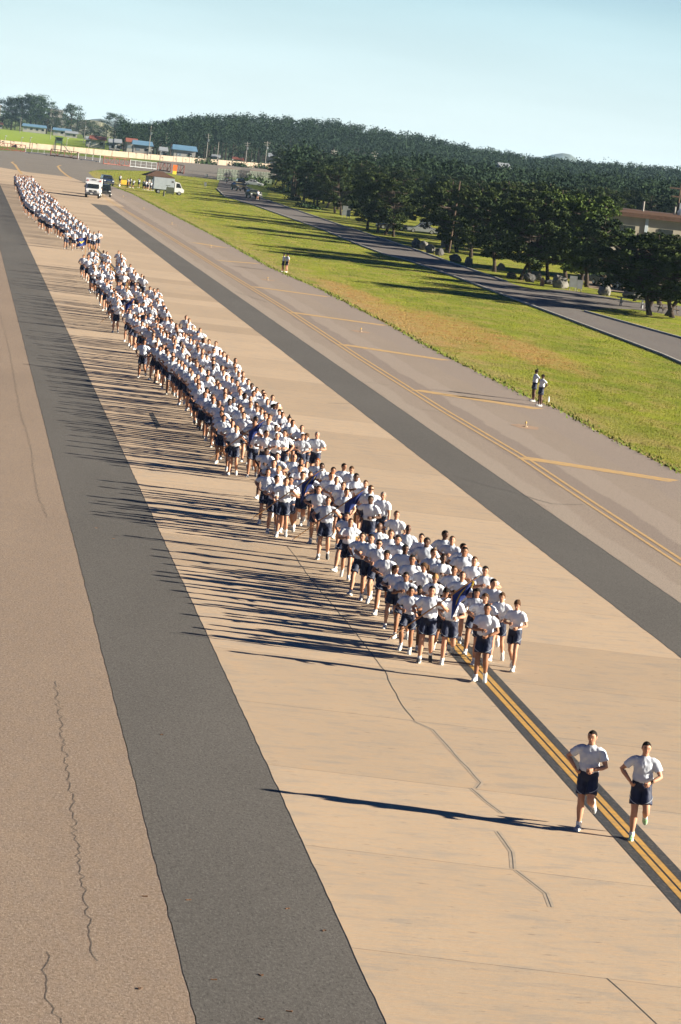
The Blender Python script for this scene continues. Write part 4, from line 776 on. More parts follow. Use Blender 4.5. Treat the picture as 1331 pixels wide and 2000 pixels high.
# ------------------------------------------------------------------ trees
BARK = mat('pine_bark', (.030, .022, .017), (.055, .038, .028), 6, .95, 6, bump=.03)
NEEDLE = [mat('pine_needles', (.012, .024, .008), (.026, .044, .011), 1.3, .8, 5, spec=.15), mat('pine_needles_olive', (.020, .034, .008), (.040, .058, .012), 1.3, .8, 5, spec=.15), mat('pine_needles_painted_sun', (.035, .062, .010), (.065, .095, .016), 1.3, .8, 5, spec=.15)]  # last needle colour is a brighter copy with sunlight painted in
LEAF = mat('broad_leaves', (.017, .036, .011), (.032, .058, .015), 1.1, .8, 5, spec=.15)
FORM_ = mat('forest_leaves', (.009, .021, .012), (.018, .034, .014), .09, .85, 5, spec=.1, stretch='world')
def leafcard(b, c, s, r, up=.3, mi=0):
    n = V((r.gauss(0, 1), r.gauss(0, 1), r.gauss(0, 1)+up)).normalized(); a = n.orthogonal().normalized(); a.rotate(Matrix.Rotation(r.uniform(0, 6.3), 3, n)); e = n.cross(a)
    b.face([c + a*s*r.uniform(.8, 1.2), c + (a*.2+e*.75)*s, c - a*s*r.uniform(.7, 1.1), c - (a*.1+e*.8)*s*r.uniform(.7, 1.1)], mi)
def pine_mesh(seed, h=9.0, spread=3.4, lean=.12, base=.22, clumps=92, cards=160, size=.125):
    r = random.Random(seed); tr, cr = MB(), MB()
    la = r.uniform(-.6, .6); ld = V((cos(la)*(1 if r.random() < .75 else -1), sin(la), 0))
    P = [V((0, 0, -.3))]; k = 8
    for i in range(1, k+1):
        f = i/k; P.append(V((0, 0, h*.93*f)) + ld*h*lean*(f**.8) + V((r.gauss(0, .10), r.gauss(0, .10), 0))*h/9)
    R = [h*.018*(1-.85*i/k)+.02 for i in range(k+1)]; R[0] *= 1.35
    tr.tube(P, R, 9)
    def along(f): x = f*k; i = min(k-1, int(x)); return P[i].lerp(P[i+1], x-i)
    for q in range(clumps):
        f = base + (1-base)*(q/clumps)**.9; a = r.uniform(0, 2*pi)
        env = sin(min(1, (f-base+.10)/(1-base+.06))*pi*.93)**.6
        L = spread*env*r.uniform(.3, 1.15); o = along(min(.99, f-.05))
        tip = o + V((cos(a)*L, sin(a)*L, L*r.uniform(.12, .42)))
        if L > .6: tr.tube([o, o.lerp(tip, .55)+V((0, 0, -.05*L)), tip], [.055*h/9, .035*h/9, .012], 5)
        rx = r.uniform(.36, .80)*h/9*(.6+.4*env); rz_ = rx*r.uniform(.38, .62)
        for c in range(cards):
            d = V((r.gauss(0, .5), r.gauss(0, .5), r.gauss(0, .5)))
            if d.length > 1.15: d = d.normalized()*1.1
            leafcard(cr, tip + V((d.x*rx, d.y*rx, d.z*rz_ - .25*rz_*(d.x*d.x+d.y*d.y))), size*h/9*r.uniform(.6, 1.25), r, .5, 0)
    t = tr.mesh('trunk', True); t.materials.append(BARK); c = cr.mesh('crown'); c.materials.append(NEEDLE[0])
    return t, c
PINES = [pine_mesh(1), pine_mesh(2, spread=3.8, lean=.2, base=.24), pine_mesh(3, spread=3.2, lean=.05, base=.16, clumps=100), pine_mesh(4, spread=4.2, lean=.26, base=.24, clumps=96), pine_mesh(5, spread=3.0, lean=-.08, base=.2), pine_mesh(6, spread=3.6, lean=.15, base=.15, clumps=100)]
def pine(px, py, ht, k, label, group, rz=None, D=None, wide=1.0, ndl=None):
    q = ground(px, py) if D is None else at_dist(px, py, D)
    t = thing('pine_tree', label, 'tree', (q.x, q.y, 0), rnd.uniform(-.7, .7) if rz is None else rz, group); s = ht/9.2; t.scale = (s*wide, s*wide, s)
    tm, cm = PINES[k % len(PINES)]
    link('trunk', tm, t); c = link('crown', cm, t)
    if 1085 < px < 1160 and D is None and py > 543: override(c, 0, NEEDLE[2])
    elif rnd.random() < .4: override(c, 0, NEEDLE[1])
    return t
# front row along the road, by trunk foot
FR = [(537, 362, 6.6), (553, 364, 7.2), (564, 374, 8.6), (586, 389, 9.2), (613, 401, 9.0), (621, 407, 9.3), (637, 407, 9.0), (655, 416, 8.6), (667, 421, 9.0), (680, 420, 8.8), (718, 448, 9.0), (738, 455, 9.4), (751, 458, 8.6), (769, 463, 9.0),
 (874, 489, 8.8), (894, 493, 9.6), (920, 503, 9.2), (966, 531, 8.6), (1015, 547, 9.2), (1035, 549, 9.0), (1071, 549, 9.4), (1107, 545, 10.4), (1135, 557, 10.2), (1147, 561, 9.8), (1263, 603, 7.4), (1271, 617, 7.6), (1301, 617, 7.3), (1315, 621, 7.6), (1352, 628, 7.6), (1290, 596, 7.2), (1238, 588, 7.0), (1185, 572, 8.2)]
near = ['beside the wire fence end of the road', 'next to the first pine by the fence', 'third in the row from the fence end', 'at the bend of the row, dark and dense', 'by the small white post of the row', 'leaning close behind the white post', 'left of the pair of info boards', 'just left of the info boards', 'right behind the info boards', 'right of the info boards, deep crown', 'leftmost of the leaning group before the silver car', 'second of the leaning group before the dark parked car', 'third of the leaning group left of the silver car', 'leaning hardest, left of the silver car',
 'with its trunk beside the row of boulders', 'rising behind the leaning broken pole', 'right of the leaning broken pole', 'beside the pale rounded boulder', 'among the dark boulders by the road', 'right of the dark boulders by the road', 'slim, behind the large split boulder', 'tall, above the grey notice boards', 'tallest, sunlit, right of the notice boards', 'sunlit, at the mouth of the side road', 'with a thick trunk behind the long picnic table', 'leaning big trunk at the end of the long picnic table', 'leaning over the smaller picnic table', 'second leaning trunk from the right edge', 'half outside the frame at the right edge', 'behind the leaning trunks, above the dark boulder', 'above the wide brown boulder', 'above the pale boulder at the side road']
for i, ((px, py, h), nn) in enumerate(zip(FR, near)):
    rz = rnd.uniform(-.5, .5); wd = 1.5 if px > 1250 else rnd.uniform(.95, 1.2)
    pine(px, py, h, (3, 0, 1, 5, 2, 4)[i % 6] if px < 1250 else (3, 1, 3, 1)[i % 4], 'pine by the road ' + nn if len(nn.split()) < 11 else nn, 'pines along the road', rz, wide=wd)
# the grove behind them
r2 = random.Random(21); base = [(540, 352), (600, 384), (700, 424), (780, 446), (900, 480), (1000, 515), (1100, 530), (1200, 545), (1331, 565), (1420, 585)]
def bl(px):
    for (a, b_), (c, d) in zip(base[:-1], base[1:]):
        if a <= px <= c: return b_+(d-b_)*(px-a)/(c-a)
    return base[-1][1]
for i in range(78):
    px = 560 + 860*((i*.618) % 1.0); up = r2.uniform(6, 20) + (i % 4)*(9 if px > 800 else 4); py = bl(px) - up
    if 1160 < px < 1420 and up < 52 and up > 0: py = bl(px) - 70 - up*.35
    if 790 < px < 872 and up < 36: continue
    if px < 640: py = max(py, 352+(px-560)*.1)
    pine(px, py, r2.uniform(8.8, 10.6), i, 'dark pine deep in the grove behind the road side row', 'pines deep in the grove', wide=r2.uniform(1.0, 1.3))
# far woods on the low hill: one mass
prof = [(225, 262), (262, 243), (300, 240), (340, 228), (400, 222), (430, 219), (500, 222), (560, 228), (620, 230), (700, 241), (760, 255), (830, 263), (900, 281), (960, 291), (1000, 298), (1060, 306), (1130, 313), (1200, 317), (1331, 326), (1420, 333)]
def pl(pr_, x):
    for (a, b_), (c, d) in zip(pr_[:-1], pr_[1:]):
        if a <= x <= c: return b_+(d-b_)*(x-a)/(c-a)
    return pr_[-1][1]
def forest(name, label, prof, D0, D1, n, seed, hmin, hmax, x0, x1, cards=70, lf=.042):
    r = random.Random(seed); b = MB(); tb = MB()
    for i in range(n):
        px = r.uniform(x0, x1); f = r.random()**.8; D = D0 + (D1-D0)*f
        top = at_dist(px, pl(prof, px) + r.gauss(1.4, 1.3), D1).z; h = r.uniform(hmin, hmax)
        zt = h + max(0, top-h*.9)*f**.75 if f < .82 else max(h*.8, top + r.uniform(-1.0, .5)); zt = min(zt, top+r.uniform(-.6, .9)) if top > h*.7 else zt
        q = at_dist(px, 300, D); zg = zt - h; w_ = h*r.uniform(.30, .42)
        tb.tube([(q.x, q.y, min(0, zg)), (q.x, q.y, zg+h*.5)], [.3, .15], 5)
        for c in range(7):
            a = r.uniform(0, 6.3); rr = w_*r.uniform(.1, .85); z = zg + h*r.uniform(.28, .94); k = 1 - .5*max(0, (z-zg)/h-.5)*2
            cc = V((q.x+cos(a)*rr*k, q.y+sin(a)*rr*k, z)); s = w_*r.uniform(.4, .62)*(.6+.4*k)
            for e in range(cards//7):
                d = V((r.gauss(0, .55), r.gauss(0, .55), r.gauss(0, .42))); leafcard(b, cc + d*s, h*lf*r.uniform(.7, 1.4), r, .4)
    k = len(b.v); b.v += tb.v; b.f += [tuple(q+k for q in f) for f in tb.f]; b.m += [1]*len(tb.f)
    o = b.build(name, [FORM_, BARK]); o['kind'] = 'stuff'; tag(o, label, 'woods'); return o
forest('forest', 'long dark forest covering the low hill along the horizon', prof, 1230, 1640, 1500, 5, 9, 14, 235, 1400, 180, .031)
pr2 = [(540, 318), (640, 303), (760, 302), (830, 309), (900, 316), (1000, 325), (1100, 334), (1200, 341), (1331, 352), (1420, 360)]
forest('wood', 'nearer belt of pine wood between the grove and the forest hill', pr2, 560, 900, 440, 6, 9, 11.5, 560, 1400, 260, .026)
# hills
HILLM = mat('hill_green', (.05, .085, .035), (.07, .10, .045), .01, .95, stretch='world'); FARH = mat('far_hill', (.07, .09, .08), (.09, .11, .09), .004, .95, stretch='world')  # plain mottled green for the ground of the forest hill
def hill(name, prof, D, depth, m):
    b = MB(); n = 60; x0, x1 = prof[0][0], prof[-1][0]; rows = []
    for f, g_ in ((0, 0), (.35, .5), (.7, .9), (1, 1), (1.6, .6), (2.2, 0)):
        row = []
        for i in range(n+1):
            px = x0+(x1-x0)*i/n; top = at_dist(px, pl(prof, px), D).z; q = at_dist(px, 300, D - depth + depth*f); row.append(V((q.x, q.y, -1 + (top+1)*g_ + 0)))
        rows.append(row)
    for a, c in zip(rows[:-1], rows[1:]):
        for i in range(n): b.face([a[i], a[i+1], c[i+1], c[i]])
    o = b.build(name, m, None, True); o['kind'] = 'structure'
hill('forest_hill', [(225, 275)] + [(x, y+26 if x < 800 else y+24) for x, y in prof[1:]], 1650, 360, HILLM)
hill('distant_hill', [(1040, 322), (1065, 306), (1085, 301), (1100, 299), (1115, 302), (1140, 318), (1170, 330)], 9000, 1500, FARH)
hill('distant_hill', [(150, 236), (175, 232), (190, 231), (215, 236), (240, 240), (260, 240), (300, 250)], 5200, 1200, FARH)
hill('terraced_hill', [(60, 240), (110, 232), (160, 233), (190, 236), (215, 248), (240, 256)], 3000, 700, mat('terrace_earth', (.16, .17, .10), (.22, .20, .13), .02, .95, stretch='world'))
# the clump of tall trees at the far left and single ones, each a thing
def broad_mesh(seed, h=20, spread=.42, clumps=34, cards=120, base=.30):
    r = random.Random(seed); tr, cr = MB(), MB()
    P = [V((0, 0, -.5)), V((r.gauss(0, .2), 0, h*.3)), V((r.gauss(0, .6), r.gauss(0, .5), h*.6)), V((r.gauss(0, .9), 0, h*.9))]
    tr.tube(P, [h*.022, h*.017, h*.011, h*.004], 7)
    for i in range(clumps):
        f = base + (1-base)*i/clumps; a = r.uniform(0, 6.3); L = h*spread*(sin(min(1, (f-base+.12)/(1.1-base))*pi*.9)**.5)*r.uniform(.3, 1)
        c = V((cos(a)*L, sin(a)*L, h*f)); s = h*r.uniform(.07, .12)
        tr.tube([V((0, 0, h*(f-.1))), c], [h*.006, h*.002], 4)
        for e in range(cards):
            d = V((r.gauss(0, .6), r.gauss(0, .6), r.gauss(0, .36))); leafcard(cr, c + d*s, h*.0135*r.uniform(.7, 1.4), r, .5)
    t = tr.mesh('trunk', True); t.materials.append(BARK); c = cr.mesh('crown'); c.materials.append(LEAF); return t, c
BROAD = [broad_mesh(31), broad_mesh(32, spread=.34), broad_mesh(33, spread=.5, base=.15), broad_mesh(34, spread=.36, base=.42)]
def far_tree(px, ytop, D, k, label, wide=1.0, group=None):
    q = at_dist(px, 250, D); h = at_dist(px, ytop, D).z
    t = thing('tree', label, 'tree', (q.x, q.y, 0), rnd.uniform(0, 6), group); s = h/20.5; t.scale = (s*wide, s*wide, s)
    tm, cm = BROAD[k]; link('trunk', tm, t); link('crown', cm, t)
for px, yt, k, wd, lb in ((4, 193, 0, 1.1, 'tall dark tree cut by the left edge of the photo beyond the field'), (22, 189, 3, 1.1, 'second tall tree from the left edge beyond the field'), (40, 188, 0, 1.2, 'broad tall tree in the left clump above the blue roofed house'),
    (60, 184, 3, 1.2, 'tallest tree of the left clump behind the blue roofed house'), (78, 185, 0, 1.1, 'tall tree second from the right of the left clump'), (92, 197, 2, 1.0, 'rightmost tree of the tall left clump'), (138, 203, 3, 1.1, 'lone umbrella shaped tree right of the white factory'), (225, 221, 3, 1.5, 'wide umbrella shaped tree between the left houses and the forest')):
    far_tree(px, yt, 1900, k, lb, wd)
for i, (px, yt) in enumerate(((8, 228), (30, 222), (50, 222), (70, 224), (88, 226), (108, 228), (120, 230), (150, 229), (165, 233), (178, 236), (195, 246), (210, 243), (240, 246), (252, 248), (268, 247), (285, 252), (305, 256), (330, 262), (352, 268), (372, 276), (388, 283), (405, 285), (425, 283), (486, 291), (492, 287), (15, 241), (300, 245), (275, 240))):
    far_tree(px, yt, 1960 if px < 260 else (1700 if px < 360 else 1290), 2, 'low bushy tree in the green belt behind the far houses', 1.4, 'bushy trees behind the far houses')
# ------------------------------------------------------------------ vehicles
GLASS = mat('dark_glass', (.012, .015, .018), (.02, .024, .028), 3, .08, spec=.6); TYRE = mat('tyre_rubber', (.018, .018, .018), rough=.9); RIM = mat('wheel_rim', (.45, .46, .47), rough=.35, metal=.7)
WPAINT = mat('white_vehicle_paint', (.72, .73, .74), (.66, .67, .68), 1.5, .35); BPAINT = mat('black_vehicle_paint', (.012, .014, .018), (.02, .022, .026), 2, .25, spec=.5)
SPAINT = mat('silver_vehicle_paint', (.42, .44, .46), (.36, .38, .40), 2, .3, metal=.4); GPAINT = mat('olive_vehicle_paint', (.06, .072, .045), (.08, .09, .06), 3, .7); NPAINT = mat('navy_vehicle_paint', (.02, .035, .08), rough=.3)
BLUEP = mat('blue_grey_vehicle_paint', (.10, .15, .21), rough=.35); TANP = mat('tan_vehicle_paint', (.24, .19, .10), (.18, .15, .09), 3, .7)
LAMPG = mat('headlamp_glass', (.7, .72, .74), rough=.1); REDL = mat('red_lamp', (.45, .02, .015), rough=.3); BUMP = mat('bumper_grey', (.07, .07, .072), rough=.6); PLATE = mat('number_plate', (.6, .6, .58), rough=.5)
AMB = mat('amber_lamp', (.6, .22, .02), rough=.3)
def wheel(t, x, y, r=.33, w_=.22):
    b = MB(); s = 1 if x > 0 else -1
    b.loft([[V((dx, q*cos(a), q*sin(a))) for a in (2*pi*j/18 for j in range(18))] for dx, q in ((-w_/2, r*.9), (-w_/2+.03, r), (w_/2-.03, r), (w_/2, r*.9))])
    wl = b.build('wheel', TYRE, t, False, (x, y, r))
    b = MB(); b.loft([[V((s*dx, q*cos(a), q*sin(a))) for a in (2*pi*j/14 for j in range(14))] for dx, q in ((w_/2-.01, r*.62), (w_/2+.012, r*.58), (w_/2+.006, r*.2))]); b.build('rim', RIM, wl)
def part(t, name, m, *boxes, **k):
    b = MB()
    for c, d in boxes: b.box(c, d)
    return b.build(name, m, t)
def car(label, loc, rz, kind, paint, group=None):
    """front towards -y"""
    names = dict(sedan='parked_car', suv='suv', truck='military_truck', pickup='pickup_truck')
    t = thing(names[kind], label, dict(sedan='car', suv='car', truck='truck', pickup='truck')[kind], loc, rz, group)
    if kind == 'sedan':
        W, lo, gh = .86, [(-2.3, .3), (-2.32, .55), (-2.2, .72), (-1.0, .9), (1.35, .93), (2.2, .9), (2.32, .6), (2.28, .3)], [(-1.05, .9), (-.3, 1.4), (.75, 1.42), (1.5, .94)]; wy, wr = (-1.4, 1.4), .32
    elif kind == 'suv':
        W, lo, gh = .97, [(-2.45, .38), (-2.5, .75), (-2.35, 1.02), (-1.05, 1.12), (2.35, 1.12), (2.45, .7), (2.4, .38)], [(-1.15, 1.12), (-.5, 1.78), (2.1, 1.82), (2.35, 1.12)]; wy, wr = (-1.55, 1.5), .39
    elif kind == 'truck':
        W, lo, gh = 1.05, [(-2.3, .55), (-2.35, .85), (-2.15, 1.08), (-.9, 1.2), (2.3, 1.2), (2.35, .6)], [(-.95, 1.2), (-.75, 1.75), (1.0, 1.8), (2.25, 1.25)]; wy, wr = (-1.6, 1.6), .46
    else:
        W, lo, gh = .9, [(-2.4, .4), (-2.45, .8), (-2.2, 1.0), (-1.0, 1.1), (2.5, 1.1), (2.55, .5)], [(-1.05, 1.1), (-.45, 1.7), (.75, 1.72), (.9, 1.1)]; wy, wr = (-1.6, 1.55), .37
    b = MB()
    zb, yb = lo[0][1], 0
    b.loft([[V((x, y*(1 if abs(x) < W-.05 else .985), zb+(z-zb)*(1 if abs(x) < W-.05 else .97))) for y, z in lo] for x in (-W, -W+.06, W-.06, W)])
    g1, g2, g3, g4 = gh; tw = W-.16
    b.loft([[V((x*k, y, z)) for (y, z), k in zip(gh, (1, .86, .86, 1))] for x in (-W+.05, W-.05)])
    b.build('body', paint, t)
    ofs = .004
    def quad(name, pts): q = MB(); q.face(pts); o = q.build(name, GLASS, t); s_ = o.modifiers.new('s', 'SOLIDIFY'); s_.thickness = .012; s_.offset = 0
    X = W-.05
    L = lambda a, c, f: (a[0]+(c[0]-a[0])*f, a[1]+(c[1]-a[1])*f)
    a_, c_ = L(g1, g2, .12), L(g1, g2, .9); quad('windscreen', [(-X*.93, a_[0]-.02, a_[1]+.01), (X*.93, a_[0]-.02, a_[1]+.01), (X*.82, c_[0]-.02, c_[1]+.01), (-X*.82, c_[0]-.02, c_[1]+.01)])
    a_, c_ = L(g4, g3, .12), L(g4, g3, .9); quad('rear_window', [(-X*.93, a_[0]+.02, a_[1]+.01), (X*.93, a_[0]+.02, a_[1]+.01), (X*.82, c_[0]+.02, c_[1]+.01), (-X*.82, c_[0]+.02, c_[1]+.01)])
    for s in (-1, 1):
        lo_, hi = .14, .88; kk = lambda f: 1-.14*f
        y0a, y0b = L(g1, g2, lo_)[0]+.16, L(g1, g2, hi)[0]+.10; y1a, y1b = L(g4, g3, lo_)[0]-.14, L(g4, g3, hi)[0]-.1; za, zb_ = L(g1, g2, lo_)[1], L(g1, g2, hi)[1]; ym = (y0b+y1b)/2
        for p0, p1, p2, p3 in ((y0a, ym-.05, ym-.05, y0b), (ym+.05, y1a, y1b, ym+.05)):
            quad('side_window', [(s*(X*kk(lo_)+.006), p0, za), (s*(X*kk(lo_)+.006), p1, za), (s*(X*kk(hi)+.006), p2, zb_), (s*(X*kk(hi)+.006), p3, zb_)])
        part(t, 'headlight', LAMPG, ((s*(W-.22), lo[1][0]-.0, (lo[1][1]+lo[2][1])/2), (.3, .12, .15)))
        part(t, 'tail_light', REDL, ((s*(W-.15), -lo[1][0]+.0, lo[2][1]-.05), (.18, .1, .2)))
        part(t, 'mirror', BUMP if kind != 'sedan' else paint, ((s*(W+.08), g1[0]+.2, g1[1]+.12), (.16, .1, .14)))
        for y in wy: wheel(t, s*(W-.1), y, wr, .22 if kind == 'sedan' else .27)
    part(t, 'bumper', BUMP, ((0, lo[0][0]-.03, lo[0][1]+.1), (2*W-.1, .14, .2)), ((0, -lo[0][0]+.05, lo[0][1]+.1), (2*W-.1, .14, .2)))
    part(t, 'grille', BUMP, ((0, lo[1][0]-.01, lo[1][1]), (.8, .06, .2)))
    return t
def at(px, py, z=.02): q = ground(px, py); return (q.x, q.y, z)
def ambulance(loc, rz):
    t = thing('ambulance', 'white box ambulance driving behind the runners on the taxiway', 'ambulance', loc, rz)
    b = MB(); b.box((0, 1.5, 1.78), (2.42, 3.9, 2.0)); b.box((0, 1.5, .7), (2.3, 3.8, .3)); b.build('box_body', WPAINT, t)
    b = MB()
    b.loft([[V((x, y, z)) for y, z in ((-3.2, .55), (-3.25, .95), (-3.1, 1.22), (-1.75, 1.35), (-1.1, 2.05), (-.45, 2.08), (-.45, .55))] for x in (-1.0, -.95, .95, 1.0)]); b.build('cab', WPAINT, t)
    q = MB(); q.face([(-.88, -1.79, 1.40), (.88, -1.79, 1.40), (.80, -1.19, 2.02), (-.80, -1.19, 2.02)]); o = q.build('windscreen', GLASS, t); o.modifiers.new('s', 'SOLIDIFY').thickness = .02
    for s in (-1, 1):
        q = MB(); q.face([(s*1.006, -1.55, 1.38), (s*1.006, -.6, 1.38), (s*1.006, -.6, 1.95), (s*1.006, -1.08, 1.95)]); q.build('side_window', GLASS, t)
        part(t, 'headlight', LAMPG, ((s*.78, -3.24, .98), (.3, .08, .22))); part(t, 'turn_light', AMB, ((s*.97, -3.2, .98), (.07, .1, .2)))
        part(t, 'warning_light', REDL, ((s*.92, -.46, 2.5), (.26, .06, .15))); part(t, 'mirror', BUMP, ((s*1.24, -1.4, 1.62), (.2, .12, .36)))
        wheel(t, s*.9, -2.35, .42, .28); wheel(t, s*1.0, 2.1, .42, .36)
        part(t, 'stripe', mat('orange_stripe', (.6, .16, .03), rough=.5), ((s*1.214, 1.5, 1.35), (.006, 3.8, .16)))
    part(t, 'light_bar', BUMP, ((0, -.46, 2.62), (.7, .05, .14)))
    part(t, 'grille', BUMP, ((0, -3.25, 1.0), (1.15, .05, .32))); part(t, 'emblem', LAMPG, ((0, -3.285, 1.02), (.3, .02, .1)))
    part(t, 'bumper', BUMP, ((0, -3.32, .62), (2.05, .2, .26))); part(t, 'number_plate', PLATE, ((-.15, -3.43, .64), (.34, .012, .16)))
ambulance(at(181, 386), -.06)
car('black suv driving close behind the ambulance', at(204, 383.5), -.04, 'suv', BPAINT)
car('dark blue suv parked by the grass tip farther behind the ambulance', at(208.5, 362), .1, 'suv', NPAINT)
rd = atan2(rl[2].x-rl[1].x, -(rl[2].y-rl[1].y))
car('olive truck ahead on the bend of the road near the fence', at(466, 373), rd+.2, 'truck', TANP)
car('olive truck with a man standing at its side on the road', at(494, 388.5), rd+.1, 'truck', GPAINT)
q = ground(503, 390); person((q.x, q.y, .02), .2, 1, 'stand', 'm', 'l', 'n', 'man in blue shaded tee at the side of the olive truck on the road', None, '', None, False)
car('dark vehicle in front of the first olive truck by the fence', at(470, 365), rd, 'suv', BPAINT)
car('white car parked side on at the wire fence', at(495.5, 363), 1.4, 'sedan', WPAINT)
car('silver car parked side on between the pine rows', at(824, 456), -1.62, 'sedan', SPAINT)
car('dark car parked behind the leaning pines left of the silver car', at(765, 449), -1.6, 'sedan', BPAINT)
for px, py, p_, lb, k in ((1186, 559, BPAINT, 'black car parked leftmost under the pines behind the pale boulder', 'sedan'), (1206, 563, NPAINT, 'navy car parked second under the pines behind the boulders', 'sedan'), (1229, 566, BPAINT, 'black suv parked third under the pines above the wide boulder', 'suv'), (1254, 572, BLUEP, 'blue grey car parked behind the thick leaning pine trunks', 'sedan'), (1302, 582, BLUEP, 'blue grey suv parked at the right edge behind the leaning pines', 'suv')):
    car(lb, at(px, py), .35, k, p_, 'cars parked under the pines')
t = car('white utility truck with raised ladder under the pines above the silver car', at(850, 446), -1.5, 'pickup', WPAINT)
b = MB()
for x in (-.25, .25): b.bar((x, 1.8, 1.2), (x, -.2, 4.4), .07)
for i in range(9): f = i/8; b.bar((-.25, 1.8-2*f, 1.2+3.2*f), (.25, 1.8-2*f, 1.2+3.2*f), .05)
b.build('ladder', mat('ladder_steel', (.35, .36, .37), rough=.4, metal=.6), t)
# box truck beside the hut
t = thing('box_truck', 'white box truck parked on the grass beside the brown roofed hut', 'truck', at(329, 379.5), pi/2+.05)
b = MB(); b.box((0, 1.0, 1.75), (2.1, 3.6, 2.0)); b.box((0, .4, .66), (1.2, 5.2, .2)); b.build('cargo_box', mat('cargo_box_shaded_white', (.36, .40, .44), (.31, .35, .39), 2, .5), t)  # white box darkened to blue grey: its shade is put into the colour
b = MB(); b.loft([[V((x, y, z)) for y, z in ((-2.55, .5), (-2.6, 1.0), (-2.2, 1.3), (-1.75, 2.15), (-.95, 2.3), (-.9, .5))] for x in (-.92, .92)]); b.build('cab', WPAINT, t)
for s in (-1, 1):
    q = MB(); q.face([(s*.926, -2.1, 1.28), (s*.926, -1.15, 1.28), (s*.926, -1.15, 2.05), (s*.926, -1.72, 2.05)]); q.build('side_window', GLASS, t)
    wheel(t, s*.8, -1.8, .36, .24); wheel(t, s*.85, 1.9, .36, .3)
q = MB(); q.face([(-.82, -2.19, 1.36), (.82, -2.19, 1.36), (.8, -1.80, 2.1), (-.8, -1.80, 2.1)]); q.build('windscreen', GLASS, t)
part(t, 'side_vent', BUMP, ((-1.053, -.45, 2.2), (.01, .4, .3)))
q = ground(332, 381); b = MB(); b.box((0, 0, .95), (1.5, .5, .8), taper=.9); b.box((0, 0, .4), (1.4, .4, .3)); b.bar((-.5, 0, 0), (-.5, 0, 1.5), .08); b.bar((.5, 0, 0), (.5, 0, .5), .08); b.box((-.45, 0, 1.6), (.75, .3, .1))
tag(b.build('equipment_cart', GPAINT, loc=(q.x, q.y, 0)), 'dark green equipment cart standing in front of the box truck', 'cart')
q = ground(320, 383.5); b = MB(); b.tube([(0, 0, 0), (0, 0, .7), (0, 0, .75)], [.16, .14, .02], 8); b.ball((0, 0, .78), .14, 8); tag(b.build('bollard', RUBBER, loc=(q.x, q.y, 0)), 'short black bollard in the grass in front of the box truck', 'bollard')
# hut
HW = mat('hut_wall', (.42, .42, .40), (.34, .34, .33), 1.5, .9); ROOFB = mat('brown_roof', (.065, .034, .023), (.09, .05, .033), 3, .85, stretch=(1, 6, 1)); DOOR = mat('hut_door', (.14, .17, .2), rough=.6)
q = ground(308, 370); t = thing('hut', 'small pale hut with a brown hip roof beside the box truck', 'hut', (q.x, q.y+1.5, 0), .12)
b = MB(); b.box((0, 0, 1.15), (4.0, 3.4, 2.3)); b.build('wall', HW, t)
b = MB(); b.loft([[V((x*k+dx, y*k, z)) for x, y in ((-2.7, -2.4), (2.7, -2.4), (2.7, 2.4), (-2.7, 2.4))] for k, z, dx in ((1, 2.32, 0), (1, 2.45, 0), (.22, 3.4, 0))]); b.build('roof', ROOFB, t)
dr = part(t, 'door', DOOR, ((-1.0, -1.73, 1.05), (.9, .06, 2.05))); part(dr, 'handle', RIM, ((-.68, -1.78, 1.05), (.05, .05, .12)))
wn_ = part(t, 'window', GLASS, ((.7, -1.72, 1.4), (1.1, .04, .8))); part(wn_, 'frame', WPAINT, ((.7, -1.715, 1.85), (1.25, .07, .09)), ((.7, -1.715, .95), (1.25, .07, .09)))
part(t, 'awning', ROOFB, ((-1.0, -2.1, 2.22), (1.4, .8, .06)))
b = MB(); b.tube([(.2, 1.9, 0), (.2, 1.9, 4.2)], .05, 6); b.build('mast', RIM, t)
# orange banner and stuff
q = ground(244, 364); t = thing('banner', 'orange and yellow banner stretched between two posts near the hut', 'banner', (q.x, q.y, 0), .1)
b = MB(); b.box((0, 0, .75), (1.5, .05, .8)); b.build('cloth', mat('orange_cloth', (.75, .30, .03), (.7, .5, .05), .9, .8), t)
for s in (-1, 1): b = MB(); b.tube([(s*.78, 0, 0), (s*.78, 0, 1.3)], .035, 6); b.build('post', RUBBER, t)
q = ground(233, 364.5); b = MB(); b.ball((0, 0, .18), (.22, .2, .2), 8); tag(b.build('cooler', WPAINT, loc=(q.x, q.y, 0)), 'small white cooler on the pavement edge left of the orange banner', 'cooler')
q = ground(341, 341.5); t = thing('warning_sign', 'orange and yellow warning board standing before the last brown gate', 'sign', (q.x, q.y, 0), .05)
b = MB(); b.box((0, 0, 1.75), (1.1, .08, 1.5)); b.build('upper_board', mat('sign_orange', (.75, .16, .03), rough=.6), t)
b = MB(); b.box((0, 0, .55), (1.0, .08, .85)); b.build('lower_board', mat('sign_yellow', (.75, .55, .05), rough=.6), t)
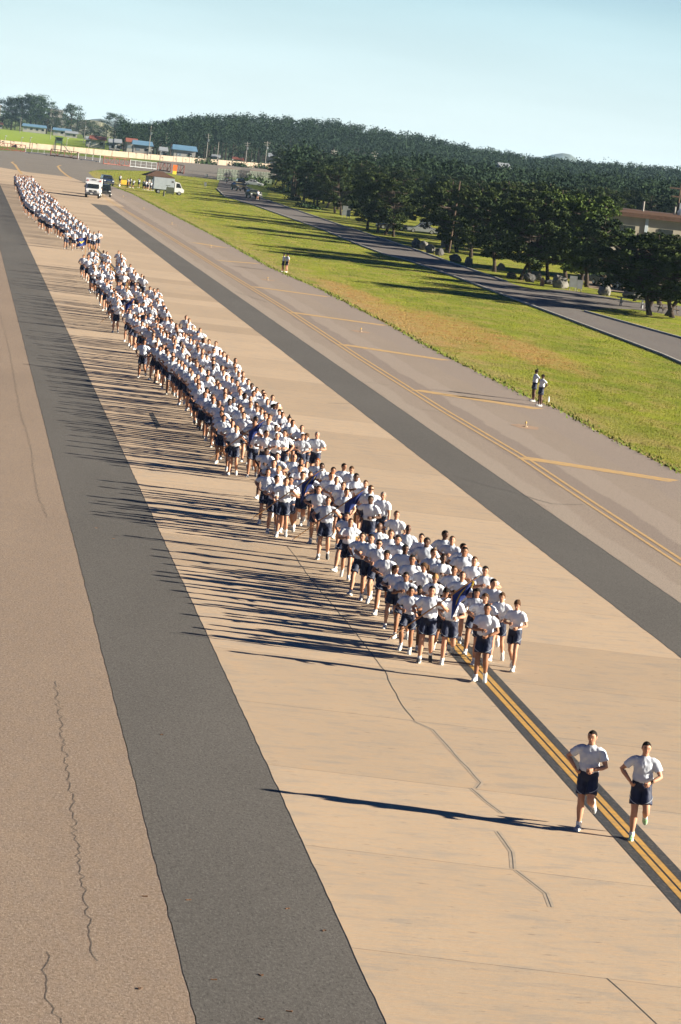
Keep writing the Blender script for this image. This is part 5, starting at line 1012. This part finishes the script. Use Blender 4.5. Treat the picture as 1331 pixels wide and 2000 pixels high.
# ------------------------------------------------------------------ rolling gates, perimeter wall, tower, poles
GATEB = mat('gate_maroon', (.13, .035, .025), (.17, .055, .035), 2, .7); GATEW = mat('gate_white', (.55, .58, .60), (.45, .49, .52), 2, .6)
def gate(a, c, h, m, n, label, braced):
    A, C = ground(*a), ground(*c); d = C-A; L = d.length; t = thing('rolling_gate', label, 'gate', (A.x, A.y, .02), atan2(d.y, d.x), 'rolling gates across the far taxiway')
    th = .16 if braced else .09
    b = MB(); b.box((L/2, 0, h), (L, th, th)); b.box((L/2, 0, .25), (L, th*1.8, .26 if braced else .16))
    for x in (0, L): b.box((x, 0, h/2+.05), (th*1.2, th*1.1, h))
    b.build('frame', m, t)
    b = MB()
    for i in range(1, n): b.box((L*i/n, 0, h/2+.1), (th*.9, th*.7, h-.3))
    if braced:
        for i in range(n):
            x0, x1 = L*i/n, L*(i+1)/n; s = (.35, h-.05) if i % 2 else (h-.05, .35)
            b.bar((x0+.08, 0, s[0]), (x1-.08, 0, s[1]), .10)
    b.box((L/2, 0, h*.55), (L, th*.4, th*.4)) if not braced else None
    b.build('lattice', m, t)
    for x in (L*.15, L*.85):
        b = MB(); b.tube([(x, -.12, .11), (x, .12, .11)], .13, 10, ref=V((0, 0, 1))); b.build('roller', RUBBER, t)
gate((-12, 291), (49, 297.5), 2.0, GATEB, 7, 'maroon braced rolling gate at the left edge of the photo', True)
gate((50, 299), (98, 304.6), 1.6, GATEW, 4, 'white rolling gate left of the gate before the watchtower', False)
gate((99, 304.8), (152, 311.5), 2.0, GATEB, 4, 'maroon braced rolling gate in front of the green watchtower', True)
gate((153, 312), (195, 317.5), 1.9, GATEW, 3, 'white rolling gate right of the gate before the watchtower', False)
gate((202, 321), (253, 326), 2.1, GATEB, 5, 'maroon braced rolling gate in the middle, above the ambulance', True)
gate((254, 326.5), (306, 332), 1.9, GATEW, 5, 'white rolling gate left of the warning board', False)
gate((307, 333.5), (333, 337), 2.3, GATEB, 4, 'maroon rolling gate beside the orange and yellow warning board', True)
gate((345, 338), (359, 340), 2.2, GATEB, 2, 'short maroon gate end right of the warning board', True)
WALLC = mat('perimeter_concrete', (.27, .215, .165), (.22, .175, .135), .6, .9, stretch='world'); POSTC = mat('wall_post', (.17, .12, .09), rough=.9)
wp = [(-40, 280.5), (0, 285), (200, 303.5), (330, 315), (440, 323), (532, 330), (560, 333)]
A0 = V((0, 0, 0)); pts = [ground(*q) for q in wp]; t = thing('perimeter_wall', 'long pale concrete perimeter wall behind the gates with dark posts', 'wall', tuple(pts[0]))
o0 = pts[0]; b = MB()
for a, c in zip(pts[:-1], pts[1:]): b.bar(a-o0+V((0, 0, .95)), c-o0+V((0, 0, .95)), .25, 0, 1.9)
b.build('wall_panel', WALLC, t)
acc = 0
for a, c in zip(pts[:-1], pts[1:]):
    L = (c-a).length; s = -acc
    while s < L:
        if s >= 0:
            p_ = a.lerp(c, s/L)-o0; b = MB(); b.box((p_.x, p_.y-.16, 1.02), (.30, .30, 2.05)); b.build('post', POSTC, t)
        s += 9.5 if False else 2.55*5
    acc = (L - (s-2.55*5)) if s > 0 else 0; acc = 2.55*5-acc if False else acc
# watchtower
q = ground(118, 299.5); t = thing('watchtower', 'small green watchtower on stilts with a stair behind the maroon gate', 'tower', (q.x, q.y+25, 0), .1)
TG = mat('tower_green', (.03, .075, .045), (.05, .10, .06), 2, .8)
b = MB(); b.box((0, 0, 3.75), (2.1, 2.1, 1.7)); b.build('cabin', TG, t); b = MB(); b.box((0, 0, 4.72), (2.8, 2.8, .22)); b.build('roof', TG, t)
part(t, 'window', GLASS, ((0, -1.06, 4.0), (1.6, .03, .7)))
for x in (-.95, .95):
    for y in (-.95, .95): b = MB(); b.box((x, y, 1.45), (.16, .16, 2.9)); b.build('leg', BUMP, t)
b = MB(); b.bar((1.1, 0, 2.9), (4.1, 0, .1), .12); b.bar((1.1, .8, 2.9), (4.1, .8, .1), .12); b.bar((1.1, 0, 3.8), (4.1, 0, 1.0), .06)
for i in range(9): b.box((1.3+i*.33, .4, 2.65-i*.3), (.3, .8, .05))
b.build('stair', BUMP, t)
# lamp posts and utility poles
POLEC = mat('concrete_pole', (.26, .25, .23), (.2, .19, .175), 1, .9); POLEW = mat('wooden_pole', (.08, .055, .04), (.12, .08, .06), 2, .9, stretch=(3, 3, .3))
def lamp(px, base, top, lb):
    q = ground(px, base); D = (q-CAM).to_2d().length; h = at_dist(px, top, D).z
    t = thing('street_lamp', lb, 'lamp', (q.x, q.y, 0), 0, 'lamps along the perimeter wall')
    b = MB(); b.tube([(0, 0, 0), (0, 0, h*.96), (.15, -.2, h)], [.12, .09, .07], 7); b.build('post', POLEC, t); b = MB(); b.box((.25, -.4, h), (.5, .9, .22)); b.build('lamp_head', GATEW, t)
LL = [(9, 286.5, 265), (41, 289.5, 268), (58, 291, 268), (106, 295.5, 272), (129, 297.5, 270), (172, 301, 277), (223, 305.5, 284), (294, 312.5, 292), (312, 314, 296), (345, 317, 301), (370, 319, 304), (386, 320, 306), (425, 323, 308), (452, 325, 311), (490, 328, 313)]
wh = ['behind the first maroon gate', 'at the right end of the first maroon gate', 'behind the white gate, left one', 'just left of the watchtower', 'just right of the watchtower', 'above the second white gate', 'above the middle maroon gate', 'left above the hut roof', 'above the hut roof', 'above the warning board', 'right of the warning board', 'left of the wire fence', 'above the left end of the wire fence', 'above the wire fence, left of the white car', 'above the white car']
for (px, ba, to), s in zip(LL, wh): lamp(px, ba, to, 'pale lamp post along the perimeter wall ' + s)
def upole(px, top, D, lb, arm=True, m=None, base_z=0.0, lean=0.0):
    q = at_dist(px, top, D); t = thing('utility_pole', lb, 'pole', (q.x, q.y, base_z), rnd.uniform(-.4, .4), 'utility poles'); h = q.z-base_z; w_ = .11 if D < 700 else .16
    b = MB(); b.tube([(-lean*h, 0, -.2), (0, 0, h)], [w_, w_*.7], 7); b.build('pole', m or POLEC, t)
    if arm:
        b = MB(); b.box((0, 0, h-.6), (2.4, .14, .16)); b.box((0, 0, h-1.5), (1.8, .14, .16)); b.build('crossarm', m or POLEC, t)
        b = MB(); b.box((.3, -.2, h-2.6), (.5, .4, .9)); b.build('transformer', RIM, t)
for px, to, D, lb, arm in ((42, 229, 1700, 'utility pole before the tall trees at far left', False), (168, 237, 1500, 'utility pole with transformer between the left houses', True), (242, 242, 1500, 'utility pole right of the red roofed house', False), (101, 246, 1500, 'short utility pole between the two left blue roofed houses', False), (296, 246, 1080, 'tall utility pole left of the middle blue roof', True), (327, 259, 1290, 'thin utility pole above the blue roofed shed', False), (408, 261, 1200, 'tall utility pole right of the blue roofed shed', True), (428, 277, 1230, 'thin utility pole before the bushy trees', False),
    (484, 277, 1230, 'utility pole with crossarm above the low bushes', True), (523, 276, 1200, 'tall utility pole left of the pine grove', True), (574, 287, 1150, 'utility pole above the first pines, left of a pair', True), (581, 290, 1120, 'utility pole above the first pines, right of a pair', True), (616, 296, 1150, 'utility pole third from left above the grove', True), (654, 292, 1150, 'utility pole in the middle above the grove', True), (662, 302, 1150, 'short utility pole in the middle above the grove', False), (699, 303, 1100, 'utility pole left of the wide crossarm pole', False), (733, 296, 1050, 'utility pole with wide crossarm above the grove', True)):
    upole(px, to, D, lb, arm)
upole(899, 354, 378, 'leaning broken brown pole rising out of the pines', False, POLEW, 0, .04)
upole(1331, 358, 340, 'tall brown utility pole with crossarms at the right edge behind the long building', True, POLEW)
# wire fence by the road end
FEN = mat('fence_wire', (.17, .21, .16), (.13, .165, .125), 3, .8); 
A, C = ground(424, 351.5), ground(534, 359); d = C-A; L = d.length; t = thing('wire_fence', 'tall pale green wire fence closing the end of the road', 'fence', (A.x, A.y, 0), atan2(d.y, d.x))
n = 20; H_ = 2.9
for i in range(n+1): b = MB(); b.box((L*i/n, 0, H_/2), (.10, .10, H_)); b.build('post', FEN, t)
b = MB()
k = int(L/.22)
for i in range(k): b.box((L*(i+.5)/k, .06, H_/2), (.05, .02, H_-.1))
for z in (.1, H_*.5, H_-.08): b.box((L/2, .09, z), (L, .05, .07))
b.build('mesh', FEN, t)
b = MB(); 
for i in range(int(L/.8)): b.bar((i*.8, -.05, H_), (i*.8+.25, -.3, H_+.35), .03)
b.bar((0, -.3, H_+.35), (L, -.3, H_+.35), .03); b.build('barbed_wire', POSTC, t)
# ------------------------------------------------------------------ far houses
BLUER = mat('blue_tin_roof', (.10, .20, .31), (.13, .24, .36), .5, .5, stretch='world'); REDR = mat('red_tile_roof', (.24, .075, .05), rough=.8); GRYR = mat('grey_roof', (.22, .24, .27), rough=.8); CREAM = mat('cream_wall', (.33, .32, .30), (.28, .27, .255), .4, .9, stretch='world')
def house(px, top, D, wpx, hm, roof, lb, depth=9, rz=0.0):
    q = at_dist(px, top, D); sc = FOC/D; wd = wpx/sc; ht = max(hm*1.2, q.z); z0 = ht-hm
    t = thing('house', lb, 'house', (q.x, q.y, 0), rz)
    b = MB(); b.box((0, 0, (ht-hm*.45)/2), (wd, depth, ht-hm*.45)); b.build('wall', CREAM, t)
    e = ht-hm*.45
    b = MB(); b.loft([[V((x*(wd/2+.7)*k, y*(depth/2+.9)*j, z)) for x, y in ((-1, -1), (1, -1), (1, 1), (-1, 1))] for k, j, z in ((1, 1, e), (1, 1, e+.25), (.93, .04, ht))]); b.build('roof', roof, t)
    nw = max(2, int(wd/3.2))
    for i in range(nw):
        x = -wd/2 + wd*(i+.5)/nw; b = MB(); b.box((x, -depth/2-.02, e*.62), (1.5, .08, 1.2)); b.build('window' if i else 'door', GLASS if i else DOOR, t)
house(68, 243, 1880, 44, 3.6, BLUER, 'long blue roofed house left at the far side of the field')
house(122, 250.5, 1850, 33, 3.4, BLUER, 'second blue roofed house right of the long one beyond the field')
house(140, 259, 1800, 22, 3.2, GRYR, 'low pale house joined right of the second blue roofed house')
house(0, 238, 1900, 10, 3.5, REDR, 'house with red gable cut by the left edge of the photo')
house(192, 266, 1300, 28, 3.4, REDR, 'white house with red roof between the poles')
house(176, 266, 1320, 12, 3.6, GRYR, 'small grey gabled house left of the red roofed house')
house(220, 271, 1190, 9, 3.4, GRYR, 'first of two tiny gabled houses right of the red roofed house', 6)
house(231, 271.5, 1190, 9, 3.4, GRYR, 'second of two tiny gabled houses right of the red roofed house', 6)
house(258, 270, 1200, 18, 3.4, REDR, 'house with small red roof left of the middle blue roof')
house(279, 275, 1180, 34, 3.8, BLUER, 'middle blue roofed house behind the tall pole')
house(320, 287, 1180, 11, 3.5, GRYR, 'small white shed left of the blue roofed shed', 5)
house(361, 284, 1170, 42, 4.2, BLUER, 'blue roofed shed right of the tall pole near the forest foot')
house(539, 300, 1250, 26, 3.6, GRYR, 'pale long building behind the wall left of the grove')
house(983, 318, 850, 14, 3.0, GRYR, 'small white house high in the wood at the right', 8)
house(422, 305, 1260, 12, 2.6, GRYR, 'pale shed behind the wall right of the blue roofed shed', 5); house(465, 307, 1240, 16, 2.4, REDR, 'low rust roofed shed behind the wall left of the tall pole', 5)
q = at_dist(109, 214, 2600); t = thing('factory', 'large pale factory block far behind the left trees', 'factory', (q.x, q.y, 0), .1)
b = MB(); b.box((0, 0, q.z/2), (11, 20, q.z)); b.build('wall', CREAM, t); b = MB(); b.box((0, 0, q.z+.3), (11.6, 20.6, .5)); b.build('roof', GRYR, t)
q = at_dist(0, 206, 2600); t = thing('factory', 'pale red and white block behind the tree at the left edge', 'factory', (q.x-3, q.y, 0), .1)
b = MB(); b.box((0, 0, q.z/2), (8, 10, q.z)); b.build('wall', CREAM, t); b = MB(); b.box((0, 0, q.z+.3), (8.6, 10.6, .5)); b.build('roof', REDR, t)
# long building at the right
q = at_dist(1201, 420, 335); zt = q.z; t = thing('long_building', 'long cream building with a brown roof edge behind the pines at the right', 'building', (q.x, q.y, 0), -.02)
b = MB(); b.box((14, 6, zt/2), (28, 12, zt)); b.build('wall', mat('cream_plaster', (.36, .33, .26), (.31, .28, .225), .7, .9), t)
b = MB(); b.loft([[V((14+x*k, 6+y*k, z)) for x, y in ((-14.6, -6.6), (14.6, -6.6), (14.6, 6.6), (-14.6, 6.6))] for k, z in ((1, zt+.004), (1, zt+.45), (.86, zt+.75))]); b.build('roof', ROOFB, t)
for i in range(6): part(t, 'window', GLASS, ((1.6+i*4.2, -.03, zt-1.6), (1.6, .08, 1.3)))
part(t, 'pilaster', mat('pilaster_blue', (.42, .48, .52), rough=.8), ((3.6, -.06, zt/2), (.35, .12, zt-.02)))
for x, h in ((3.1, 1.5), (6.6, 1.3), (8.5, 1.9)): b = MB(); b.tube([(x, .4, zt+.3), (x, .4, zt+.3+h)], .13, 8); b.build('chimney', POLEC, t)
b = MB(); b.ball((7.4, .6, zt+1.0), (.5, .5, .45), 10); b.box((7.4, .6, zt+.6), (.5, .5, .5)); b.build('roof_vent', WPAINT, t)
# ------------------------------------------------------------------ boulders, boards, tables, edge lights
ROCK = mat('boulder_stone', (.11, .105, .095), (.20, .19, .175), 1.1, .95, 7, bump=.06); ROCKD = mat('dark_boulder_stone', (.04, .04, .04), (.085, .082, .08), 1.2, .95, 7, bump=.06)
def boulder(px, py, w_, h_, lb, seed, m=None, red=False):
    bm = bmesh.new(); bmesh.ops.create_icosphere(bm, subdivisions=3, radius=1)
    for v in bm.verts:
        c = v.co; k = 1+.28*noise.noise(c*1.3+V((seed*3.1, 0, 0)))+.13*noise.noise(c*3.1+V((0, seed*2.3, 0))); pl_ = max(-1, min(1, c.z))
        v.co = V((c.x*k*w_/2, c.y*k*w_*.38, max(-.05, (c.z*k+.72)*h_/1.72)))
    me = bpy.data.meshes.new('boulder'); bm.to_mesh(me); bm.free(); me.materials.append(m or ROCK); q = ground(px, py); o = link('boulder', me, None, (q.x, q.y, 0)); o.rotation_euler.z = seed
    tag(o, lb, 'boulder', 'boulders along the road')
for i, (px, py, w_, h_, lb, m_) in enumerate(((812, 484, 1.4, 1.2, 'upper end boulder of the tight row left of the road bend', 0), (827, 488.5, 1.3, 1.1, 'second boulder of the tight row by the road', 0), (840, 493, 1.2, 1.0, 'third boulder of the tight row by the road', 0), (858, 499, 1.4, .9, 'dark lower end boulder of the tight row by the road', 1), (889, 511, 1.7, .9, 'flat dark boulder between the tight row and the pale boulder', 1),
    (915, 520, .9, 1.0, 'pale rounded boulder standing alone at the kerb', 0), (979, 529, 1.1, .8, 'pale tilted boulder beside a leaning trunk', 0), (999, 545, 1.2, .7, 'low dark boulder left of the dark pair', 1), (1034, 551, 1.2, .9, 'black boulder in front of a grey one', 1), (1046, 547, 1.6, .9, 'grey boulder behind the black one', 0), (1074, 556, 1.5, .55, 'low flat boulder touching the large split boulder', 1), (1093, 563, 1.6, 1.3, 'large split grey boulder left of the notice boards', 0), (1059, 559, .5, .9, 'small upright reddish stone left of the flat boulder', 2),
    (1180, 577, 1.6, .95, 'pale boulder on the lawn at the side road', 0), (1240, 583, 2.4, 1.0, 'wide brown boulder behind the picnic table', 0), (1296, 588, 1.6, .8, 'dark boulder behind the leaning trunks at the right', 1))):
    boulder(px, py, w_, h_, lb, i+1.3, [None, ROCKD, mat('red_stone', (.32, .17, .11), (.25, .13, .09), 2, .9)][m_])
BOARD = mat('board_grey', (.17, .185, .185), (.14, .15, .15), 2, .7)
def board(px, py, w_, h_, lb, rz=.0):
    q = ground(px, py); t = thing('notice_board', lb, 'sign', (q.x, q.y, 0), rz, 'grey boards by the road')
    b = MB(); b.box((0, 0, .35+h_/2), (w_, .07, h_)); b.build('panel', BOARD, t)
    for s in (-1, 1): b = MB(); b.tube([(s*w_*.35, .06, 0), (s*w_*.35, .06, .35+h_)], .035, 6); b.build('leg', POLEC, t)
board(1118, 568, .75, 1.1, 'larger grey notice board at the corner of the side road'); board(1131, 571, .55, .85, 'smaller grey notice board at the corner of the side road'); board(673, 425, .9, 1.6, 'left tall info board under the pines by the road'); board(680, 427, .6, 1.3, 'right narrower info board under the pines by the road')
board(871, 488, 1.4, 1.2, 'pale board under the pines above the row of boulders'); board(403.5, 348.5, .6, .8, 'small grey board in the grass left of the wire fence'); board(401, 366.5, .5, .8, 'small grey board in the grass at the road end')
q = ground(601, 407.5); b = MB(); b.tube([(0, 0, 0), (0, 0, .5), (0, 0, .55)], [.14, .13, .03], 8); tag(b.build('marker_post', WPAINT, loc=(q.x, q.y, 0)), 'short white marker post in the grass by the pines', 'post')
WOODT = mat('table_wood', (.36, .36, .34), (.26, .25, .23), 3, .8, stretch=(1, 8, 1)); WOODK = mat('dark_table_wood', (.10, .08, .06), rough=.85)
def table(px, py, lb, L, m, rz):
    q = ground(px, py); t = thing('picnic_table', lb, 'table', (q.x, q.y, 0), rz)
    b = MB()
    for i in range(4): b.box((0, -.3+i*.2, .76), (L, .17, .045))
    b.build('tabletop', m, t)
    for s in (-1, 1):
        b = MB(); b.box((0, s*.72, .45), (L, .26, .045)); b.build('bench', m, t)
    for s in (-1, 1):
        b = MB(); x = s*L*.36; b.bar((x, -.62, 0), (x, -.2, .735), .08); b.bar((x, .62, 0), (x, .2, .735), .08); b.box((x+.06, 0, .39), (.06, 1.55, .08)); b.build('leg', WPAINT if m is WOODT and s > 0 else m, t)
table(1233, 600, 'long pale picnic table on the lawn by the side road', 2.7, WOODT, -.10); table(1304, 612, 'smaller dark picnic table behind the leaning pine trunks', 1.9, WOODK, .2)
DIRT = mat('rust_dirt', (.34, .22, .135), (.28, .20, .15), 5, .95, stretch='world'); LENS = mat('amber_lens', (.55, .35, .10), rough=.3)
for px, py, lb in ((1027, 834, 'nearest edge light on a dirt ring beside the right shoulder'), (705, 648, 'second edge light on a dirt ring along the shoulder'), (523, 547, 'third edge light, left of the farther pair of bystanders'), (412, 483, 'fourth edge light along the shoulder'), (336, 438.5, 'fifth edge light along the shoulder'), (281, 408.5, 'sixth edge light along the shoulder'), (241, 385, 'farthest edge light, right of the black suv')):
    q = ground(px, py); D = (q-CAM).length
    b = MB(); b.face([(q.x+.60*cos(a)*(1+.12*sin(5*a)), q.y+1.05*sin(a), .0108) for a in (2*pi*j/28 for j in range(28))]); o = b.build('dirt_ring', DIRT); o['kind'] = 'structure'
    t = thing('edge_light', lb, 'light', (q.x, q.y, .011), 0, 'edge lights along the right shoulder')
    b = MB(); b.tube([(0, 0, 0), (0, 0, .025), (0, 0, .03), (0, 0, .15)], [.10, .10, .025, .022], 10); b.build('stem', mat('light_stem', (.34, .26, .17), rough=.7), t); b = MB(); b.tube([(0, 0, .15), (0, 0, .165), (0, 0, .22), (0, 0, .24)], [.03, .042, .038, .015], 10); b.build('lens', LENS, t)
# loose scraps on the pavement
SCR = mat('rust_scrap', (.13, .07, .04), rough=.9)
for i, (px, py) in enumerate(((283, 1752), (368, 1759), (561, 1776), (632, 1819), (272, 1932), (509, 1906), (510, 1992), (565, 1977), (418, 1915), (188, 1032), (221, 1053), (315, 1436))):
    q = ground(px, py); b = MB(); b.box((0, 0, .006), (.085, .022, .010), rz=.4*i); b.box((.03, .012, .008), (.03, .02, .010), rz=i)
    tag(b.build('scrap', SCR, loc=(q.x, q.y, .009)), 'tiny rusty scrap lying on the bare left pavement', 'scrap', 'rusty scraps on the left pavement')
# ------------------------------------------------------------------ grass blades on the verge and lawns
def inside(p, poly):
    c = False; j = len(poly)-1
    for i in range(len(poly)):
        a, b_ = poly[i], poly[j]
        if (a.y > p.y) != (b_.y > p.y) and p.x < (b_.x-a.x)*(p.y-a.y)/(b_.y-a.y)+a.x: c = not c
        j = i
    return c
sidepoly = gp((1073, 577.5), (1143, 608), (1180, 602), (1240, 605), (1331, 618), (1400, 628), (1400, 560), (1240, 535), (1130, 535), (1040, 566))
def blades(name, poly, n, x0, x1, y0, y1, seed, lb):
    r = random.Random(seed); b = MB(); k = 0
    while k < n:
        px, py = r.uniform(x0, x1), r.uniform(y0, y1); p = ground(px, py)
        if not inside(p, poly): k += .2; continue
        if seed == 4 and inside(p, sidepoly): continue
        k += 1; D = (p-CAM).length; s = D/150
        h = r.uniform(.022, .055)*(.75+.35*s)*(1.5 if noise.noise(V((p.x*.7, p.y*.25, 3))) > .22 else 1); a = r.uniform(0, 6.3); w_ = .017*(.6+.5*s)
        for q in range(3):
            a += 2.1; o_ = V((cos(a), sin(a), 0)); e = V((-sin(a), cos(a), 0))
            b.face([p+o_*.05*s-e*w_, p+o_*.05*s+e*w_, p+o_*(.05*s+h*r.uniform(.1, .7))+V((0, 0, h))])
    o = b.build(name, GRASS); o['kind'] = 'stuff'; tag(o, lb, 'grass')
verge = list(gedge) + gp((185, 333), (284, 334), (345, 342), (430, 348)) + rl + [V((rl[-1].x+3, rl[-1].y-60, 0)), V((gedge[0].x+.6, 8, 0))]
blades('grass', verge, 58000, 170, 1331, 330, 930, 3, 'rough grass of the verge between taxiway and road')
blades('grass', lawn, 9000, 520, 1331, 340, 670, 4, 'grass of the lawn under the pines')
r = random.Random(9); b = MB()    # ragged weeds overhanging the pavement edge
for a, c in zip(gedge[:-4], gedge[1:]):
    L = (c-a).length
    for i in range(int(L*9)):
        p = a.lerp(c, r.random()) + V((r.gauss(.12, .16), 0, 0)); h = r.uniform(.05, .16); an = r.uniform(0, 6.3); e = V((cos(an), sin(an), 0))*.06
        b.face([p-e, p+e, p+V((r.uniform(-.12, .05), r.uniform(-.08, .08), h))])
o = b.build('weeds', LAND); o['kind'] = 'stuff'; tag(o, 'dark ragged weeds along the pavement edge of the verge', 'weeds')
# bushes at the road end and under the wall
def bush(px, py, w_, h_, lb, grp, D=None):
    q = ground(px, py); r = random.Random(int(px*7)); b = MB(); n = 420
    for i in range(n):
        d = V((r.gauss(0, .45), r.gauss(0, .45), abs(r.gauss(0, .5)))); leafcard(b, V((d.x*w_*.6, d.y*w_*.4, d.z*h_*.75)), max(.10, w_*.06)*r.uniform(.7, 1.3), r, .3)
    o = b.build('bush', LEAF, loc=(q.x, q.y, 0)); tag(o, lb, 'bush', grp)
for i, (px, py, w_, h_) in enumerate(((489, 361, 4.5, 2.6), (503, 362, 4.5, 2.4), (529, 371, 2.0, .8), (536, 373, 1.8, .8), (543, 376, 1.8, .7), (550, 374, 3.5, 1.6), (560, 378, 3.0, 1.3), (575, 392, 3, 1.2), (597, 402, 3, .9), (604, 408, 3.4, .9))):
    bush(px, py, w_, h_, ['tall bush left in the wire fence', 'tall bush right in the wire fence', 'first low shrub by the first pine', 'second low shrub by the first pine', 'third low shrub by the first pine', 'wide bush at the foot of the first pines', 'bush at the foot of the third pine', 'bush under the bend of the pine row', 'low bush left of the white post', 'low bush right of the white post'][i], 'bushes at the road end')
for i, px in enumerate((375, 392, 405, 468, 512)): bush(px, 318+(px-375)*.085, 6, 2.2, 'green weed bush ' + ['left below', 'below', 'right below', 'far right below', 'at the grove end of'][i] + ' the perimeter wall', 'weeds below the perimeter wall')
for i, px in enumerate((468, 477, 400)): pass
# ------------------------------------------------------------------ haze
b = MB(); b.box((0, 1810, 23.5), (12700, 16500, 49)); o = b.build('haze', [])
hm = bpy.data.materials.new('haze_air'); hm.use_nodes = True; t_ = hm.node_tree; t_.nodes.remove(t_.nodes['Principled BSDF'])
pv = t_.nodes.new('ShaderNodeVolumePrincipled'); pv.inputs['Color'].default_value = (.50, .76, 1.0, 1); pv.inputs['Density'].default_value = .000042; pv.inputs['Anisotropy'].default_value = .0
t_.links.new(pv.outputs[0], t_.nodes['Material Output'].inputs['Volume']); o.data.materials.append(hm); o['kind'] = 'stuff'; tag(o, 'thin pale haze filling the air over the airfield', 'haze')
